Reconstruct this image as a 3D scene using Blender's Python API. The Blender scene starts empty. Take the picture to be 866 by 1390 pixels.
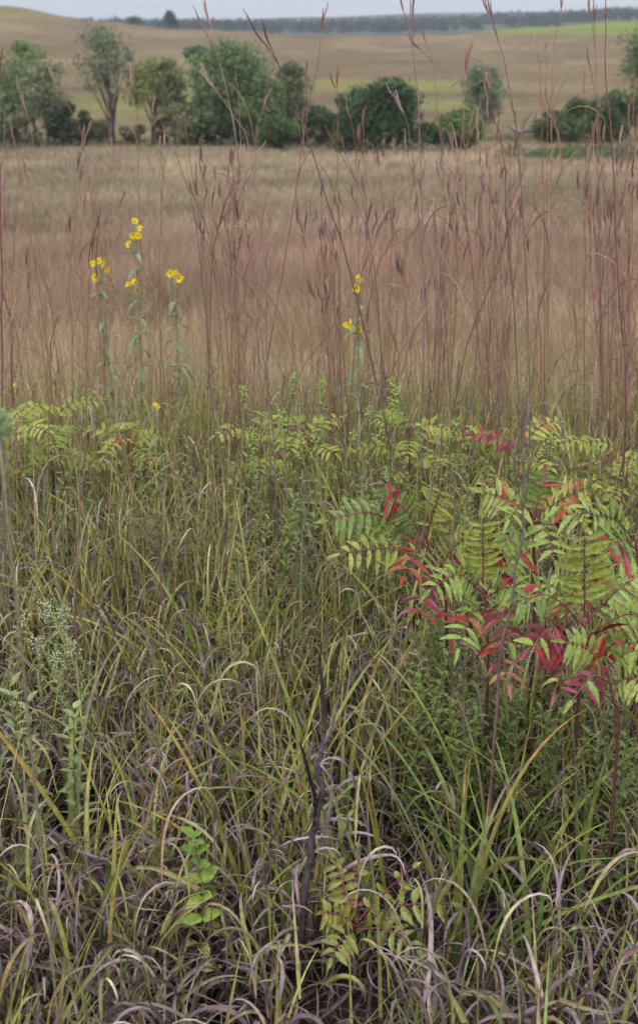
import bpy, math, random
import numpy as np
rng = np.random.default_rng(11)
random.seed(5)
sc = bpy.context.scene
COL = sc.collection
PI = math.pi

# ------------------------------------------------------------------ camera maths
W0, H0, F = 866.0, 1390.0, 1806.0
CZ = 1.7
PITCH = math.radians(20.35)
SP, CP = math.sin(PITCH), math.cos(PITCH)
def P(px, py, d):
    """world point seen at photo position (px,py) whose distance ahead of the camera is y=d"""
    u = (px - W0/2)/F; v = (H0/2 - py)/F
    y = CP + v*SP; z = -SP + v*CP
    k = d/y
    return np.array([u*k, d, CZ + z*k])
def slope(row):
    v = (H0/2 - row)/F
    return (-SP + v*CP)/(CP + v*SP)
def lin(c):
    c = np.asarray(c, float)/255.0
    return np.where(c <= 0.04045, c/12.92, ((c+0.055)/1.055)**2.4)

# ------------------------------------------------------------------ noise
_perm = rng.random((256, 256))
def vnoise(x, y):
    x = np.asarray(x, float); y = np.asarray(y, float)
    xi = np.floor(x).astype(int); yi = np.floor(y).astype(int)
    fx = x-xi; fy = y-yi
    fx = fx*fx*(3-2*fx); fy = fy*fy*(3-2*fy)
    a = _perm[xi & 255, yi & 255]; b = _perm[(xi+1) & 255, yi & 255]
    c = _perm[xi & 255, (yi+1) & 255]; d = _perm[(xi+1) & 255, (yi+1) & 255]
    return (a*(1-fx)+b*fx)*(1-fy) + (c*(1-fx)+d*fx)*fy
def fbm(x, y, o=4):
    s = 0; a = .5; t = 0
    for i in range(o):
        s = s + a*vnoise(x*2**i+17*i, y*2**i+31*i); t += a; a *= .5
    return s/t

# ------------------------------------------------------------------ terrain
NEAR = [(0.05, 0), (2, 0), (3.6, 0), (4.5, -.05), (5.5, -.16), (7, -.36), (9, -.62), (15, -1.25), (22, -1.98), (30, -2.75), (45, -4.0),
        (60, -5.2), (90, -7.2), (125, -9.0)]
FAR_R = [150, 190, 280, 400, 600, 900, 1300, 1900, 2600, 3400]
#   px : rows at each of FAR_R
FARC = {
    -500: [178, 150, 105, 55, -15, 20, 38, 36, 30, 34],
    0:   [178, 152, 110, 62, 4, 30, 40, 38, 30, 34],
    140: [178, 152, 112, 72, 27, 40, 42, 40, 29, 33],
    260: [178, 152, 114, 78, 38, 50, 43, 36, 27, 31],
    433: [178, 152, 114, 82, 47, 58, 45, 32, 22, 27],
    600: [178, 152, 114, 82, 46, 56, 42, 27, 16.5, 21],
    720: [178, 152, 114, 82, 35, 50, 35, 24, 15, 20],
    866: [178, 152, 114, 78, 26, 42, 27, 20, 12.5, 18],
    1400: [178, 152, 112, 72, 22, 38, 24, 18, 10, 16],
}
_pxk = np.array(sorted(FARC))
_lr = np.linspace(math.log(.05), math.log(3400), 900)
_tab = []
for k in _pxk:
    rr = [a for a, b in NEAR] + FAR_R
    zz = [b for a, b in NEAR] + [CZ + r*slope(row) for r, row in zip(FAR_R, FARC[k])]
    # interpolate sight-slope far away so the profile stays smooth
    _z = np.interp(np.exp(_lr), rr, zz)
    ker = np.exp(-np.linspace(-2, 2, 25)**2); ker /= ker.sum()
    zp = np.pad(_z, 12, mode='edge')
    _tab.append(np.convolve(zp, ker, mode='valid'))
_tab = np.array(_tab)
def ground(x, y):
    x = np.asarray(x, float); y = np.asarray(y, float)
    r = np.sqrt(x*x + y*y) + 1e-6
    px = W0/2 + 1926*np.where(y > .05*r, x/np.maximum(y, .05*r), np.sign(x)*20)
    px = np.clip(px, _pxk[0], _pxk[-1])
    j = np.clip((np.log(np.maximum(r, .051))-_lr[0])/(_lr[1]-_lr[0]), 0, len(_lr)-1.001)
    j0 = j.astype(int); jf = j-j0
    i = np.clip(np.searchsorted(_pxk, px, side='right')-1, 0, len(_pxk)-2)
    f = (px-_pxk[i])/(_pxk[i+1]-_pxk[i]); f = f*f*(3-2*f)
    z = (_tab[i, j0]*(1-jf)+_tab[i, j0+1]*jf)*(1-f) + (_tab[i+1, j0]*(1-jf)+_tab[i+1, j0+1]*jf)*f
    c = y/r
    w = np.clip((c+.2)/.7, 0, 1); w = w*w*(3-2*w)
    z = z*w
    z = z + np.clip(r/60, 0, 1)*1.1*(fbm(x/35, y/35, 3)-.5)*np.clip((400-r)/200, .0, 1)
    z = z + .05*(vnoise(x*1.1, y*1.1)-.5)
    return z
def gz(x, y):
    return float(ground(np.array([x]), np.array([y]))[0])
def row_of(x, y, z):
    y = np.maximum(y, .1)
    a = PITCH + np.arctan((z-CZ)/y)     # minus depression
    return H0/2 - F*np.tan(a)
def px_of(x, y):
    return W0/2 + 1926*x/np.maximum(y, .1)

ROWC = [(60, (120, 104, 80)), (100, (116, 100, 76)), (150, (114, 102, 76)), (188, (122, 112, 88)), (200, (158, 140, 114)), (232, (150, 134, 110)),
        (262, (146, 130, 106)), (280, (148, 129, 106)), (300, (154, 132, 112)), (345, (152, 124, 105)), (385, (150, 125, 104)),
        (440, (158, 135, 108)), (500, (164, 142, 110)), (560, (132, 122, 84))]
_rows = np.array([a for a, b in ROWC], float); _rc = np.array([lin(b) for a, b in ROWC])
FSCALE = 1.12
def field_col(x, y):
    z = ground(x, y); r = np.sqrt(x*x+y*y)
    row = row_of(x, y, z+.42*np.clip(r/5, 0, 1)); px = px_of(x, y)
    rw = row + (fbm(x/np.maximum(r, 4)*14, np.log(np.maximum(r, 1))*9)-.5)*34
    c = np.stack([np.interp(rw, _rows, _rc[:, k]) for k in range(3)], -1)
    n = fbm(px/120, row/9+40, 4)
    c = c*(1+(n[..., None]-.5)*.8)*(1+(fbm(x/9+5, y/4, 3)[..., None]-.5)*.5)
    grn2 = lin((118, 128, 60))
    def mixin(c, col, w):
        return c*(1-w[..., None]) + col*w[..., None]
    def bump(v, a, b, s):
        return np.clip((v-a)/s, 0, 1)*np.clip((b-v)/s, 0, 1)
    n2 = fbm(px/60+9, row/5, 4)
    w = bump(row, 104, 122, 5)*bump(px, 390, 640, 30)*.8 + bump(row, 120, 156, 8)*bump(px, 60, 380, 40)*.45
    w = w + bump(row, 22, 46 + 0*px, 4)*bump(px, 540, 1500, 90)*2.2
    w = w + bump(row, 0, 32, 6)*bump(px, -500, 130, 40)*.3 + bump(row, 128, 150, 6)*bump(px, 500, 700, 40)*.6
    w = np.where(r > 135, w, 0)
    c = mixin(c, grn2, np.clip(w*(.25+.9*n2), 0, .95))
    w = np.where(r < 140, np.clip((n2-.52)*5, 0, 1)*.5, 0)*np.clip(r/60, 0, 1)
    c = mixin(c, lin((128, 130, 88)), w*.6)
    w = np.where(r > 900, 1., 0.)
    c = mixin(c, lin((78, 84, 72)), w*np.clip(.6+n2*.6, 0, 1))
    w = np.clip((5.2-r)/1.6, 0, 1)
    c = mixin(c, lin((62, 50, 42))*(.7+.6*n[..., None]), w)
    c = np.where((r < 132)[..., None], c*.82+c.mean(-1, keepdims=True)*.18, c)
    return np.clip(c*np.where(r < 132, FSCALE*.96, FSCALE*.80)[..., None], .003, .9)

# ------------------------------------------------------------------ mesh building
class G:
    def __init__(s): s.v = []; s.q = []; s.t = []; s.c = []; s.n = 0
    def add(s, v, q=None, t=None, c=None):
        v = np.asarray(v, float).reshape(-1, 3)
        if q is not None and len(q): s.q.append(np.asarray(q, int).reshape(-1, 4)+s.n)
        if t is not None and len(t): s.t.append(np.asarray(t, int).reshape(-1, 3)+s.n)
        c = np.asarray(c if c is not None else (.5, .5, .5), float)
        if c.ndim == 1: c = np.tile(c, (len(v), 1))
        s.v.append(v); s.c.append(c.reshape(-1, 3)); s.n += len(v)
    def build(s, name, mat, parent=None, origin=None, smooth=True):
        v = np.concatenate(s.v); c = np.clip(np.concatenate(s.c), 0, 1)
        if origin is not None: v = v - np.asarray(origin)
        me = bpy.data.meshes.new(name)
        q = np.concatenate(s.q) if s.q else np.zeros((0, 4), int)
        t = np.concatenate(s.t) if s.t else np.zeros((0, 3), int)
        me.vertices.add(len(v)); me.vertices.foreach_set('co', v.astype(np.float32).ravel())
        me.loops.add(len(q)*4+len(t)*3); me.polygons.add(len(q)+len(t))
        me.loops.foreach_set('vertex_index', np.concatenate([q.ravel(), t.ravel()]).astype(np.int32))
        st = np.concatenate([np.arange(len(q))*4, len(q)*4+np.arange(len(t))*3]).astype(np.int32)
        me.polygons.foreach_set('loop_start', st)
        me.polygons.foreach_set('use_smooth', np.full(len(st), smooth))
        a = me.color_attributes.new('Col', 'FLOAT_COLOR', 'POINT')
        a.data.foreach_set('color', np.concatenate([c, np.ones((len(c), 1))], 1).astype(np.float32).ravel())
        me.update(calc_edges=True); me.validate()
        me.materials.append(mat)
        o = bpy.data.objects.new(name, me); COL.objects.link(o)
        if parent is not None: o.parent = parent
        elif origin is not None: o.location = origin
        return o

def blades(g, base, az, lean, bend, L, Wd, c0, c1, S=8, curl=None, tw0=None, tw1=None, p=1.4, fold=.35, clamp=True, cmid=None, wig=0, tippow=.7):
    N = len(base)
    f = lambda a: np.broadcast_to(np.asarray(a, float), (N,)).copy()
    az, lean, bend, L, Wd = map(f, (az, lean, bend, L, Wd))
    curl = f(0 if curl is None else curl); tw0 = f(0 if tw0 is None else tw0); tw1 = f(0 if tw1 is None else tw1)
    t = np.linspace(0, 1, S+1)[None, :]
    th = lean[:, None] + bend[:, None]*t**p
    if wig: th = th + wig*np.sin(t*rng.uniform(4, 11, (N, 1))+rng.uniform(0, 6, (N, 1)))*t
    aa = az[:, None] + curl[:, None]*t
    T = np.stack([np.sin(th)*np.sin(aa), np.sin(th)*np.cos(aa), np.cos(th)], -1)
    st = (L/S)[:, None, None]
    C = np.concatenate([np.zeros((N, 1, 3)), np.cumsum((T[:, 1:]+T[:, :-1])*.5*st, 1)], 1) + base[:, None, :]
    if clamp:
        gg = ground(C[..., 0], C[..., 1])+.006
        C[..., 2] = np.maximum(C[..., 2], gg)
    B0 = np.stack([np.cos(aa), -np.sin(aa), np.zeros_like(aa)], -1)
    N0 = np.cross(B0, T)
    tw = (tw0[:, None] + tw1[:, None]*t)[..., None]
    B = B0*np.cos(tw)+N0*np.sin(tw); Nn = N0*np.cos(tw)-B0*np.sin(tw)
    w = (Wd[:, None]*np.minimum(1, .45+t*4)*np.clip(1-t**2.2, 0.02, 1)**tippow)[..., None]*.5
    if fold is not None:
        V = np.stack([C-B*w, C-Nn*w*fold*1.6, C+B*w], 2); K = 3
    else:
        V = np.stack([C-B*w, C+B*w], 2); K = 2
    i = (np.arange(N)*(S+1)*K)[:, None, None] + (np.arange(S)*K)[None, :, None] + np.arange(K-1)[None, None, :]
    q = np.stack([i, i+1, i+1+K, i+K], -1).reshape(-1, 4)
    tt = t[..., None]
    c0 = np.broadcast_to(c0, (N, 3)); c1 = np.broadcast_to(c1, (N, 3))
    if cmid is None: cc = c0[:, None]*(1-tt**1.5)+c1[:, None]*tt**1.5
    else:
        cc = np.where(tt < .5, c0[:, None]*(1-2*tt)+cmid[:, None]*2*tt, cmid[:, None]*(2-2*tt)+c1[:, None]*(2*tt-1))
    cc = np.repeat(cc[:, :, None, :], K, 2)
    if K == 3: cc = cc*np.array([1, 1.16, .94])[None, None, :, None]
    g.add(V, q, c=cc.reshape(-1, 3))

def spline(pts, n):
    pts = np.asarray(pts, float)
    if len(pts) == 2: return pts[0]+(pts[1]-pts[0])*np.linspace(0, 1, n)[:, None]
    m = len(pts); e = np.vstack([2*pts[0]-pts[1], pts, 2*pts[-1]-pts[-2]])
    out = []
    for s in np.linspace(0, m-1, n):
        i = min(int(s), m-2); t = s-i
        a, b, c, d = e[i], e[i+1], e[i+2], e[i+3]
        out.append(.5*((2*b)+(-a+c)*t+(2*a-5*b+4*c-d)*t*t+(-a+3*b-3*c+d)*t**3))
    return np.array(out)

def tube(g, pts, rad, col, K=6, cap=True):
    pts = np.asarray(pts, float); n = len(pts)
    rad = np.broadcast_to(np.asarray(rad, float), (n,)); col = np.asarray(col, float)
    if col.ndim == 1: col = np.tile(col, (n, 1))
    T = np.gradient(pts, axis=0); T /= np.linalg.norm(T, axis=1)[:, None]+1e-9
    ref = np.array([0, 1, 0]) if abs(T[0][1]) < .8 else np.array([1, 0, 0])
    A = np.cross(T, ref); A /= np.linalg.norm(A, axis=1)[:, None]+1e-9
    B = np.cross(T, A)
    an = np.arange(K)*2*PI/K
    V = pts[:, None]+rad[:, None, None]*(A[:, None]*np.cos(an)[None, :, None]+B[:, None]*np.sin(an)[None, :, None])
    i = (np.arange(n-1)*K)[:, None]; k = np.arange(K)[None]
    q = np.stack([i+k, i+(k+1) % K, i+K+(k+1) % K, i+K+k], -1).reshape(-1, 4)
    tr = [[(n-1)*K+a, (n-1)*K+a+1, (n-1)*K] for a in range(1, K-1)] if cap else None
    g.add(V, q, tr, np.repeat(col, K, 0))

def leaf(g, base, direc, up, L, Wd, col, ecol=None, droop=.25, fold=.2, S=5, wmax=.4, serr=0):
    """one broad leaf / leaflet / petal"""
    d = np.asarray(direc, float); d = d/np.linalg.norm(d)
    up = np.asarray(up, float); up = up-d*np.dot(up, d); up /= np.linalg.norm(up)+1e-9
    s = np.cross(d, up)
    ecol = col if ecol is None else ecol
    V = []; C = []
    for i in range(S+1):
        t = i/S
        c = base+d*L*t*(1-.25*abs(droop)*t)+np.array([0, 0, -1])*L*droop*t*t
        w = Wd*.5*max((math.sin(PI*min(1, t**(math.log(.5)/math.log(wmax)))))**.8, .02)
        if serr and 0 < i < S: w *= 1+serr*(1 if i % 2 else -1)
        V += [c-s*w+up*w*fold*2, c, c+s*w+up*w*fold*2]
        C += [ecol, np.asarray(col)*1.08, ecol]
    q = []
    for i in range(S):
        for k in range(2):
            a = i*3+k; q.append([a, a+1, a+4, a+3])
    g.add(V, q, c=np.array(C))

def blob(g, c, r, col, sc_=(1, 1, 1), n=1):
    """small faceted bud"""
    V = []; m, k = 4, 6
    for i in range(m+1):
        a = PI*i/m
        for j in range(k):
            b = 2*PI*j/k
            V.append([c[0]+r*sc_[0]*math.sin(a)*math.cos(b), c[1]+r*sc_[1]*math.sin(a)*math.sin(b), c[2]+r*sc_[2]*math.cos(a)])
    q = [[i*k+j, (i+1)*k+j, (i+1)*k+(j+1) % k, i*k+(j+1) % k] for i in range(m) for j in range(k)]
    g.add(V, q, c=np.asarray(col))

def tag(o, label=None, cat=None, group=None, kind=None):
    if label: o['label'] = label
    if cat: o['category'] = cat
    if group: o['group'] = group
    if kind: o['kind'] = kind
    return o
def empty(name, loc, *a, **k):
    o = bpy.data.objects.new(name, None); COL.objects.link(o); o.location = loc; o.empty_display_size = .1
    return tag(o, *a, **k)

# ------------------------------------------------------------------ materials
def mat_plant(name, rough=.5, trans=.25, spec=.35, mott=.35, scale=40, hue=None):
    m = bpy.data.materials.new(name); m.use_nodes = True
    n = m.node_tree.nodes; l = m.node_tree.links; n.clear()
    out = n.new('ShaderNodeOutputMaterial'); pr = n.new('ShaderNodeBsdfPrincipled')
    at = n.new('ShaderNodeAttribute'); at.attribute_name = 'Col'
    tc = n.new('ShaderNodeTexCoord'); nz = n.new('ShaderNodeTexNoise'); nz.inputs['Scale'].default_value = scale; nz.inputs['Detail'].default_value = 3
    l.new(tc.outputs['Object'], nz.inputs['Vector'])
    mr = n.new('ShaderNodeMapRange'); mr.inputs['From Min'].default_value = .3; mr.inputs['From Max'].default_value = .7
    mr.inputs['To Min'].default_value = 1-mott; mr.inputs['To Max'].default_value = 1+mott
    l.new(nz.outputs['Fac'], mr.inputs['Value'])
    mx = n.new('ShaderNodeVectorMath'); mx.operation = 'SCALE'
    l.new(at.outputs['Color'], mx.inputs[0]); l.new(mr.outputs['Result'], mx.inputs['Scale'])
    l.new(mx.outputs['Vector'], pr.inputs['Base Color'])
    pr.inputs['Roughness'].default_value = rough; pr.inputs['Specular IOR Level'].default_value = spec
    if trans:
        tr = n.new('ShaderNodeBsdfTranslucent'); l.new(mx.outputs['Vector'], tr.inputs['Color'])
        ms = n.new('ShaderNodeMixShader'); ms.inputs[0].default_value = trans
        l.new(pr.outputs[0], ms.inputs[1]); l.new(tr.outputs[0], ms.inputs[2]); l.new(ms.outputs[0], out.inputs['Surface'])
    else: l.new(pr.outputs[0], out.inputs['Surface'])
    return m
M_blade = mat_plant('grass_blade', .45, .28, .4, .3, 55)
M_dry = mat_plant('dry_blade', .5, .15, .45, .35, 70)
M_leaf = mat_plant('broad_leaf', .36, .3, .5, .34, 130)
def leaf_spots(m, scale, col):
    n = m.node_tree.nodes; l = m.node_tree.links
    tc = n.new('ShaderNodeTexCoord'); nz = n.new('ShaderNodeTexNoise'); nz.inputs['Scale'].default_value = scale; nz.inputs['Detail'].default_value = 5
    l.new(tc.outputs['Object'], nz.inputs['Vector'])
    mr = n.new('ShaderNodeMapRange'); mr.inputs['From Min'].default_value = .60; mr.inputs['From Max'].default_value = .68; l.new(nz.outputs['Fac'], mr.inputs['Value'])
    sc_ = [q for q in n if q.type == 'VECT_MATH'][0]
    mx = n.new('ShaderNodeMix'); mx.data_type = 'RGBA'; mx.inputs[7].default_value = (*lin(col), 1)
    l.new(mr.outputs[0], mx.inputs[0]); l.new(sc_.outputs['Vector'], mx.inputs[6])
    for lk in list(sc_.outputs['Vector'].links):
        if lk.to_node != mx: to = lk.to_socket; l.new(mx.outputs[2], to)
leaf_spots(M_leaf, 62, (130, 74, 52))
leaf_spots(M_blade, 38, (146, 112, 74))
M_stem = mat_plant('plant_stem', .5, 0, .35, .3, 120)
M_seed = mat_plant('seed_fluff', .8, .2, .1, .3, 300)
M_petal = mat_plant('petal', .5, .35, .2, .12, 200)
M_bark = mat_plant('bark', .85, 0, .15, .4, 8)
M_char = mat_plant('charred_bark', .75, 0, .3, .6, 90)
M_crown = mat_plant('tree_foliage', .6, .3, .2, .3, 1.2)
M_field = mat_plant('field_grass', .6, .3, .15, .25, 6)

def mat_ground():
    m = bpy.data.materials.new('prairie_ground'); m.use_nodes = True
    n = m.node_tree.nodes; l = m.node_tree.links
    pr = n['Principled BSDF']; pr.inputs['Roughness'].default_value = .95; pr.inputs['Specular IOR Level'].default_value = .05
    at = n.new('ShaderNodeAttribute'); at.attribute_name = 'Col'
    tc = n.new('ShaderNodeTexCoord')
    def noise(s, d, mp=None):
        nz = n.new('ShaderNodeTexNoise'); nz.inputs['Scale'].default_value = s; nz.inputs['Detail'].default_value = d
        if mp:
            mm = n.new('ShaderNodeMapping'); mm.inputs['Scale'].default_value = mp
            l.new(tc.outputs['Object'], mm.inputs['Vector']); l.new(mm.outputs[0], nz.inputs['Vector'])
        else: l.new(tc.outputs['Object'], nz.inputs['Vector'])
        return nz
    def rng_(nz, a, b):
        mr = n.new('ShaderNodeMapRange'); mr.inputs['From Min'].default_value = .3; mr.inputs['From Max'].default_value = .7
        mr.inputs['To Min'].default_value = a; mr.inputs['To Max'].default_value = b; l.new(nz.outputs['Fac'], mr.inputs['Value']); return mr
    a = rng_(noise(30, 6), .7, 1.3); b = rng_(noise(.5, 8), .72, 1.28); c2 = rng_(noise(.05, 6, (1, .5, 1)), .85, 1.15)
    m1 = n.new('ShaderNodeMath'); m1.operation = 'MULTIPLY'; l.new(a.outputs[0], m1.inputs[0]); l.new(b.outputs[0], m1.inputs[1])
    m2 = n.new('ShaderNodeMath'); m2.operation = 'MULTIPLY'; l.new(m1.outputs[0], m2.inputs[0]); l.new(c2.outputs[0], m2.inputs[1])
    sc1 = n.new('ShaderNodeVectorMath'); sc1.operation = 'SCALE'; l.new(at.outputs['Color'], sc1.inputs[0]); l.new(m2.outputs[0], sc1.inputs['Scale'])
    l.new(sc1.outputs[0], pr.inputs['Base Color'])
    bp = n.new('ShaderNodeBump'); bp.inputs['Strength'].default_value = .6; bp.inputs['Distance'].default_value = .02
    nn = noise(45, 6); l.new(nn.outputs['Fac'], bp.inputs['Height']); l.new(bp.outputs[0], pr.inputs['Normal'])
    return m

# ------------------------------------------------------------------ ground sheet
def make_ground():
    rs = np.concatenate([[0.0], np.exp(np.linspace(math.log(.3), math.log(3390), 300))])
    th = np.concatenate([np.linspace(-PI, -.5, 40, endpoint=False), np.linspace(-.5, .5, 130, endpoint=False), np.linspace(.5, PI, 40, endpoint=False)])
    R, T = np.meshgrid(rs, th, indexing='ij')
    X = R*np.sin(T); Y = R*np.cos(T); Z = ground(X, Y)
    c = field_col(X, Y)
    n, k = R.shape
    i = (np.arange(n-1)*k)[:, None]; j = np.arange(k)[None]
    q = np.stack([i+j, i+k+j, i+k+(j+1) % k, i+(j+1) % k], -1).reshape(-1, 4)
    q = q.reshape(n-1, k, 4)[1:].reshape(-1, 4)
    ctr = n*k; t = np.stack([np.full(k, ctr), k+np.arange(k), k+(np.arange(k)+1) % k], -1)
    g = G(); V = np.concatenate([np.stack([X, Y, Z], -1).reshape(-1, 3), [[0, 0, 0.]]])
    cc = np.concatenate([c.reshape(-1, 3), [[.05, .04, .03]]])
    g.add(V, q, t, cc)
    o = g.build('prairie_ground', mat_ground()); tag(o, 'rolling prairie land falling to a creek and rising to far hills', None, None, 'structure')
make_ground()

# ------------------------------------------------------------------ palettes (linear albedo)
def pal(cols, N, jit=.18, scale=1.0, w=None):
    cols = np.array([lin(c) for c in cols]); i = rng.choice(len(cols), N, p=w)
    c = cols[i]*(1+rng.uniform(-jit, jit, (N, 1)))*(1+rng.uniform(-.06, .06, (N, 3)))
    return c*scale
GREEN = [(132, 142, 74), (148, 154, 84), (112, 128, 68), (160, 158, 92), (124, 136, 80), (98, 116, 62), (142, 144, 70), (156, 144, 88), (170, 160, 104)]
YEL = [(168, 162, 92), (164, 140, 80), (158, 156, 86), (178, 166, 110)]
DRY = [(122, 106, 114), (142, 126, 136), (102, 84, 90), (84, 66, 66), (150, 134, 136), (112, 88, 82), (74, 58, 60), (132, 112, 110), (166, 150, 152), (114, 96, 106), (92, 76, 84)]
DARKD = [(66, 52, 52), (80, 64, 62), (54, 44, 46)]
STRAW = [(176, 156, 122), (160, 138, 104), (186, 168, 138), (150, 124, 98), (140, 108, 92)]

def area_pts(n, y0, y1, k=.34, m=.45, power=1.0):
    y = y0+(y1-y0)*rng.random(n)**power
    w = k*y+m
    # constant density: accept in proportion to the width
    keep = rng.random(n) < w/w.max()
    y = y[keep]; w = w[keep]
    x = rng.uniform(-1, 1, len(y))*w
    return x, y
KEEP = [(425, 1.3, 2.0, .05), (270, 1.4, 1.95, .05), (500, 1.45, 1.92, .08), (640, 1.9, 2.4, .16), (790, 1.95, 2.25, .12), (540, 2.2, 2.6, .12), (65, 2.1, 2.6, .10)]
def thin(x, y, p=.85):
    k = np.ones(len(x), bool)
    for px, a, b, w in KEEP:
        k &= ~((y > a) & (y < b) & (np.abs(x-(px-433)/1760*y) < w) & (rng.random(len(x)) < p))
    return k
def with_z(x, y, dz=0): return np.stack([x, y, ground(x, y)+dz], -1)
def clumped(n_t, n_b, y0, y1, rad, **k):
    x, y = area_pts(n_t, y0, y1, **k)
    cx = np.repeat(x, n_b); cy = np.repeat(y, n_b)
    a = rng.uniform(0, 2*PI, len(cx)); r = rad*np.sqrt(rng.random(len(cx)))
    return cx+r*np.sin(a), cy+r*np.cos(a), a, r/rad

# ------------------------------------------------------------------ near grass (uncountable)
def near_grass():
    g = G()
    def cut(*arr):
        k = thin(arr[0], arr[1]); return [a[k] for a in arr]
    # green blades in tussocks, mostly upright
    x, y, a, rr = cut(*clumped(1750, 12, .85, 5.2, .055))
    k_ = rng.random(len(y)) < np.interp(y, [2.0, 2.9], [.42, .95]); x, y, a, rr = x[k_], y[k_], a[k_], rr[k_]
    n = len(x)
    L = rng.uniform(.28, .58, n)*np.interp(y, [1, 2.2, 3, 4.5], [.62, .74, .95, 1.08])
    tipc = np.where(rng.random((n, 1)) < .3, pal(YEL, n), pal(GREEN, n, .2, 1.28))
    tipc = np.where(rng.random((n, 1)) < .25, pal(DRY, n), tipc)
    base = pal(GREEN, n, .25, 1.1)
    blades(g, with_z(x, y), a+rng.normal(0, .5, n), rng.uniform(.0, .32, n)*(.4+rr), rng.gamma(1.6, .28, n), L,
           rng.uniform(.0038, .0088, n), base, tipc, S=9, curl=rng.normal(0, .5, n), tw0=rng.uniform(-.6, .6, n), tw1=rng.normal(0, 1.2, n), wig=.05, cmid=(base+tipc)*.5*rng.uniform(.95, 1.2, (n, 1)), p=2)
    # wide bright green blades, fewer
    x, y, a, rr = cut(*clumped(190, 6, .85, 4.2, .03))
    n = len(x)
    blades(g, with_z(x, y), a, rng.uniform(.02, .45, n), rng.gamma(1.6, .25, n), rng.uniform(.36, .66, n)*np.interp(y, [1, 2.5, 3], [.75, .9, 1]), rng.uniform(.008, .0125, n),
           pal(GREEN, n, .15, 1.05), pal(GREEN+YEL[:2], n, .15, 1.2), S=10, curl=rng.normal(0, .3, n), tw0=rng.uniform(-.6, .6, n), tw1=rng.normal(0, .9, n), wig=.04, p=2)
    o = g.build('meadow_grass', M_blade)
    tag(o, 'green and yellowing grass blades filling the meadow up close', None, None, 'stuff')
    # dry, curling purple-grey blades
    g = G()
    x, y, a, rr = cut(*clumped(2500, 12, .85, 4.9, .10))
    k_ = rng.random(len(y)) < np.interp(y, [2.5, 3.2], [1, .72]); x, y, a, rr = x[k_], y[k_], a[k_], rr[k_]
    n = len(x)
    hz = rng.uniform(0, .24, n)*np.interp(y, [1, 2.2, 3.4], [.9, 1, 1.2])
    c0 = pal(DRY, n, .4, .8); c1 = pal(DRY, n, .4, 1.15)
    c0 = np.where(rng.random((n, 1)) < .3, pal(GREEN, n, .2, .9), c0)
    blades(g, with_z(x, y, hz), rng.uniform(0, 2*PI, n), rng.uniform(.05, .8, n), rng.uniform(.6, 5.0, n), rng.uniform(.08, .26, n),
           rng.uniform(.004, .0108, n), c0, c1, S=11, curl=rng.normal(0, 1.5, n), tw0=rng.uniform(-1.2, 1.2, n), tw1=rng.normal(0, 2.6, n), p=1.8, fold=.5, wig=.3)
    # curled tips carried high on upright blades
    x, y = area_pts(7200, 1.1, 5.2); x, y = cut(x, y); n = len(x)
    dz_ = rng.uniform(.08, .36, n)*np.interp(y, [1, 3, 4.5], [.9, 1.1, 1.25])
    gcol = pal(GREEN+DRY[:2]+STRAW[:2], n, .2, 1.1); dcol = pal(DRY, n, .25, 1.35)
    blades(g, with_z(x, y, dz_), rng.uniform(0, 2*PI, n), rng.uniform(.0, .3, n), rng.uniform(2.2, 5.5, n), rng.uniform(.10, .26, n),
           rng.uniform(.0035, .0078, n), gcol, dcol, S=13, curl=rng.normal(0, .9, n), tw0=rng.uniform(-1, 1, n), tw1=rng.normal(0, 1.6, n), p=3.4, fold=.5, wig=.08, cmid=gcol*.6+dcol*.4)
    # litter lying close to the ground
    x, y = area_pts(17000, .8, 4.6); n = len(x)
    blades(g, with_z(x, y, rng.uniform(.0, .10, n)), rng.uniform(0, 2*PI, n), rng.uniform(1.0, 1.9, n), rng.uniform(-.6, 1.4, n), rng.uniform(.06, .30, n),
           rng.uniform(.003, .009, n), pal(DARKD+DRY[:4], n, .4, .6), pal(DARKD+DRY, n, .4, .8), S=7, curl=rng.normal(0, 1.4, n), tw1=rng.normal(0, 2.5, n), fold=.4, wig=.3)
    # thin wiry straw
    x, y = area_pts(1500, 1.0, 5.2); x, y = cut(x, y); n = len(x)
    blades(g, with_z(x, y), rng.uniform(0, 2*PI, n), rng.uniform(.0, .6, n), rng.uniform(0, .8, n), rng.uniform(.3, .72, n),
           rng.uniform(.0014, .003, n), pal(DARKD+GREEN, n), pal(STRAW, n, .2, .9), S=8, curl=rng.normal(0, .5, n), fold=.5)
    # stiff brown leafy culms at the slope edge, mixed with the tall stalks
    x, y = area_pts(1600, 3.0, 5.6); n = len(x)
    blades(g, with_z(x, y), rng.uniform(0, 2*PI, n), rng.uniform(.0, .2, n), rng.uniform(0, .5, n), rng.uniform(.5, .95, n),
           rng.uniform(.0022, .0042, n), pal(GREEN+[(120, 80, 76)], n, .2, .9), pal(STRAW+[(140, 96, 96), (122, 84, 92)], n, .2, .9), S=7, curl=rng.normal(0, .5, n), fold=.5)
    o = g.build('dry_grass', M_dry)
    tag(o, 'curled purple-grey dead grass blades and litter matted low in the meadow', None, None, 'stuff')
near_grass()

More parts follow.
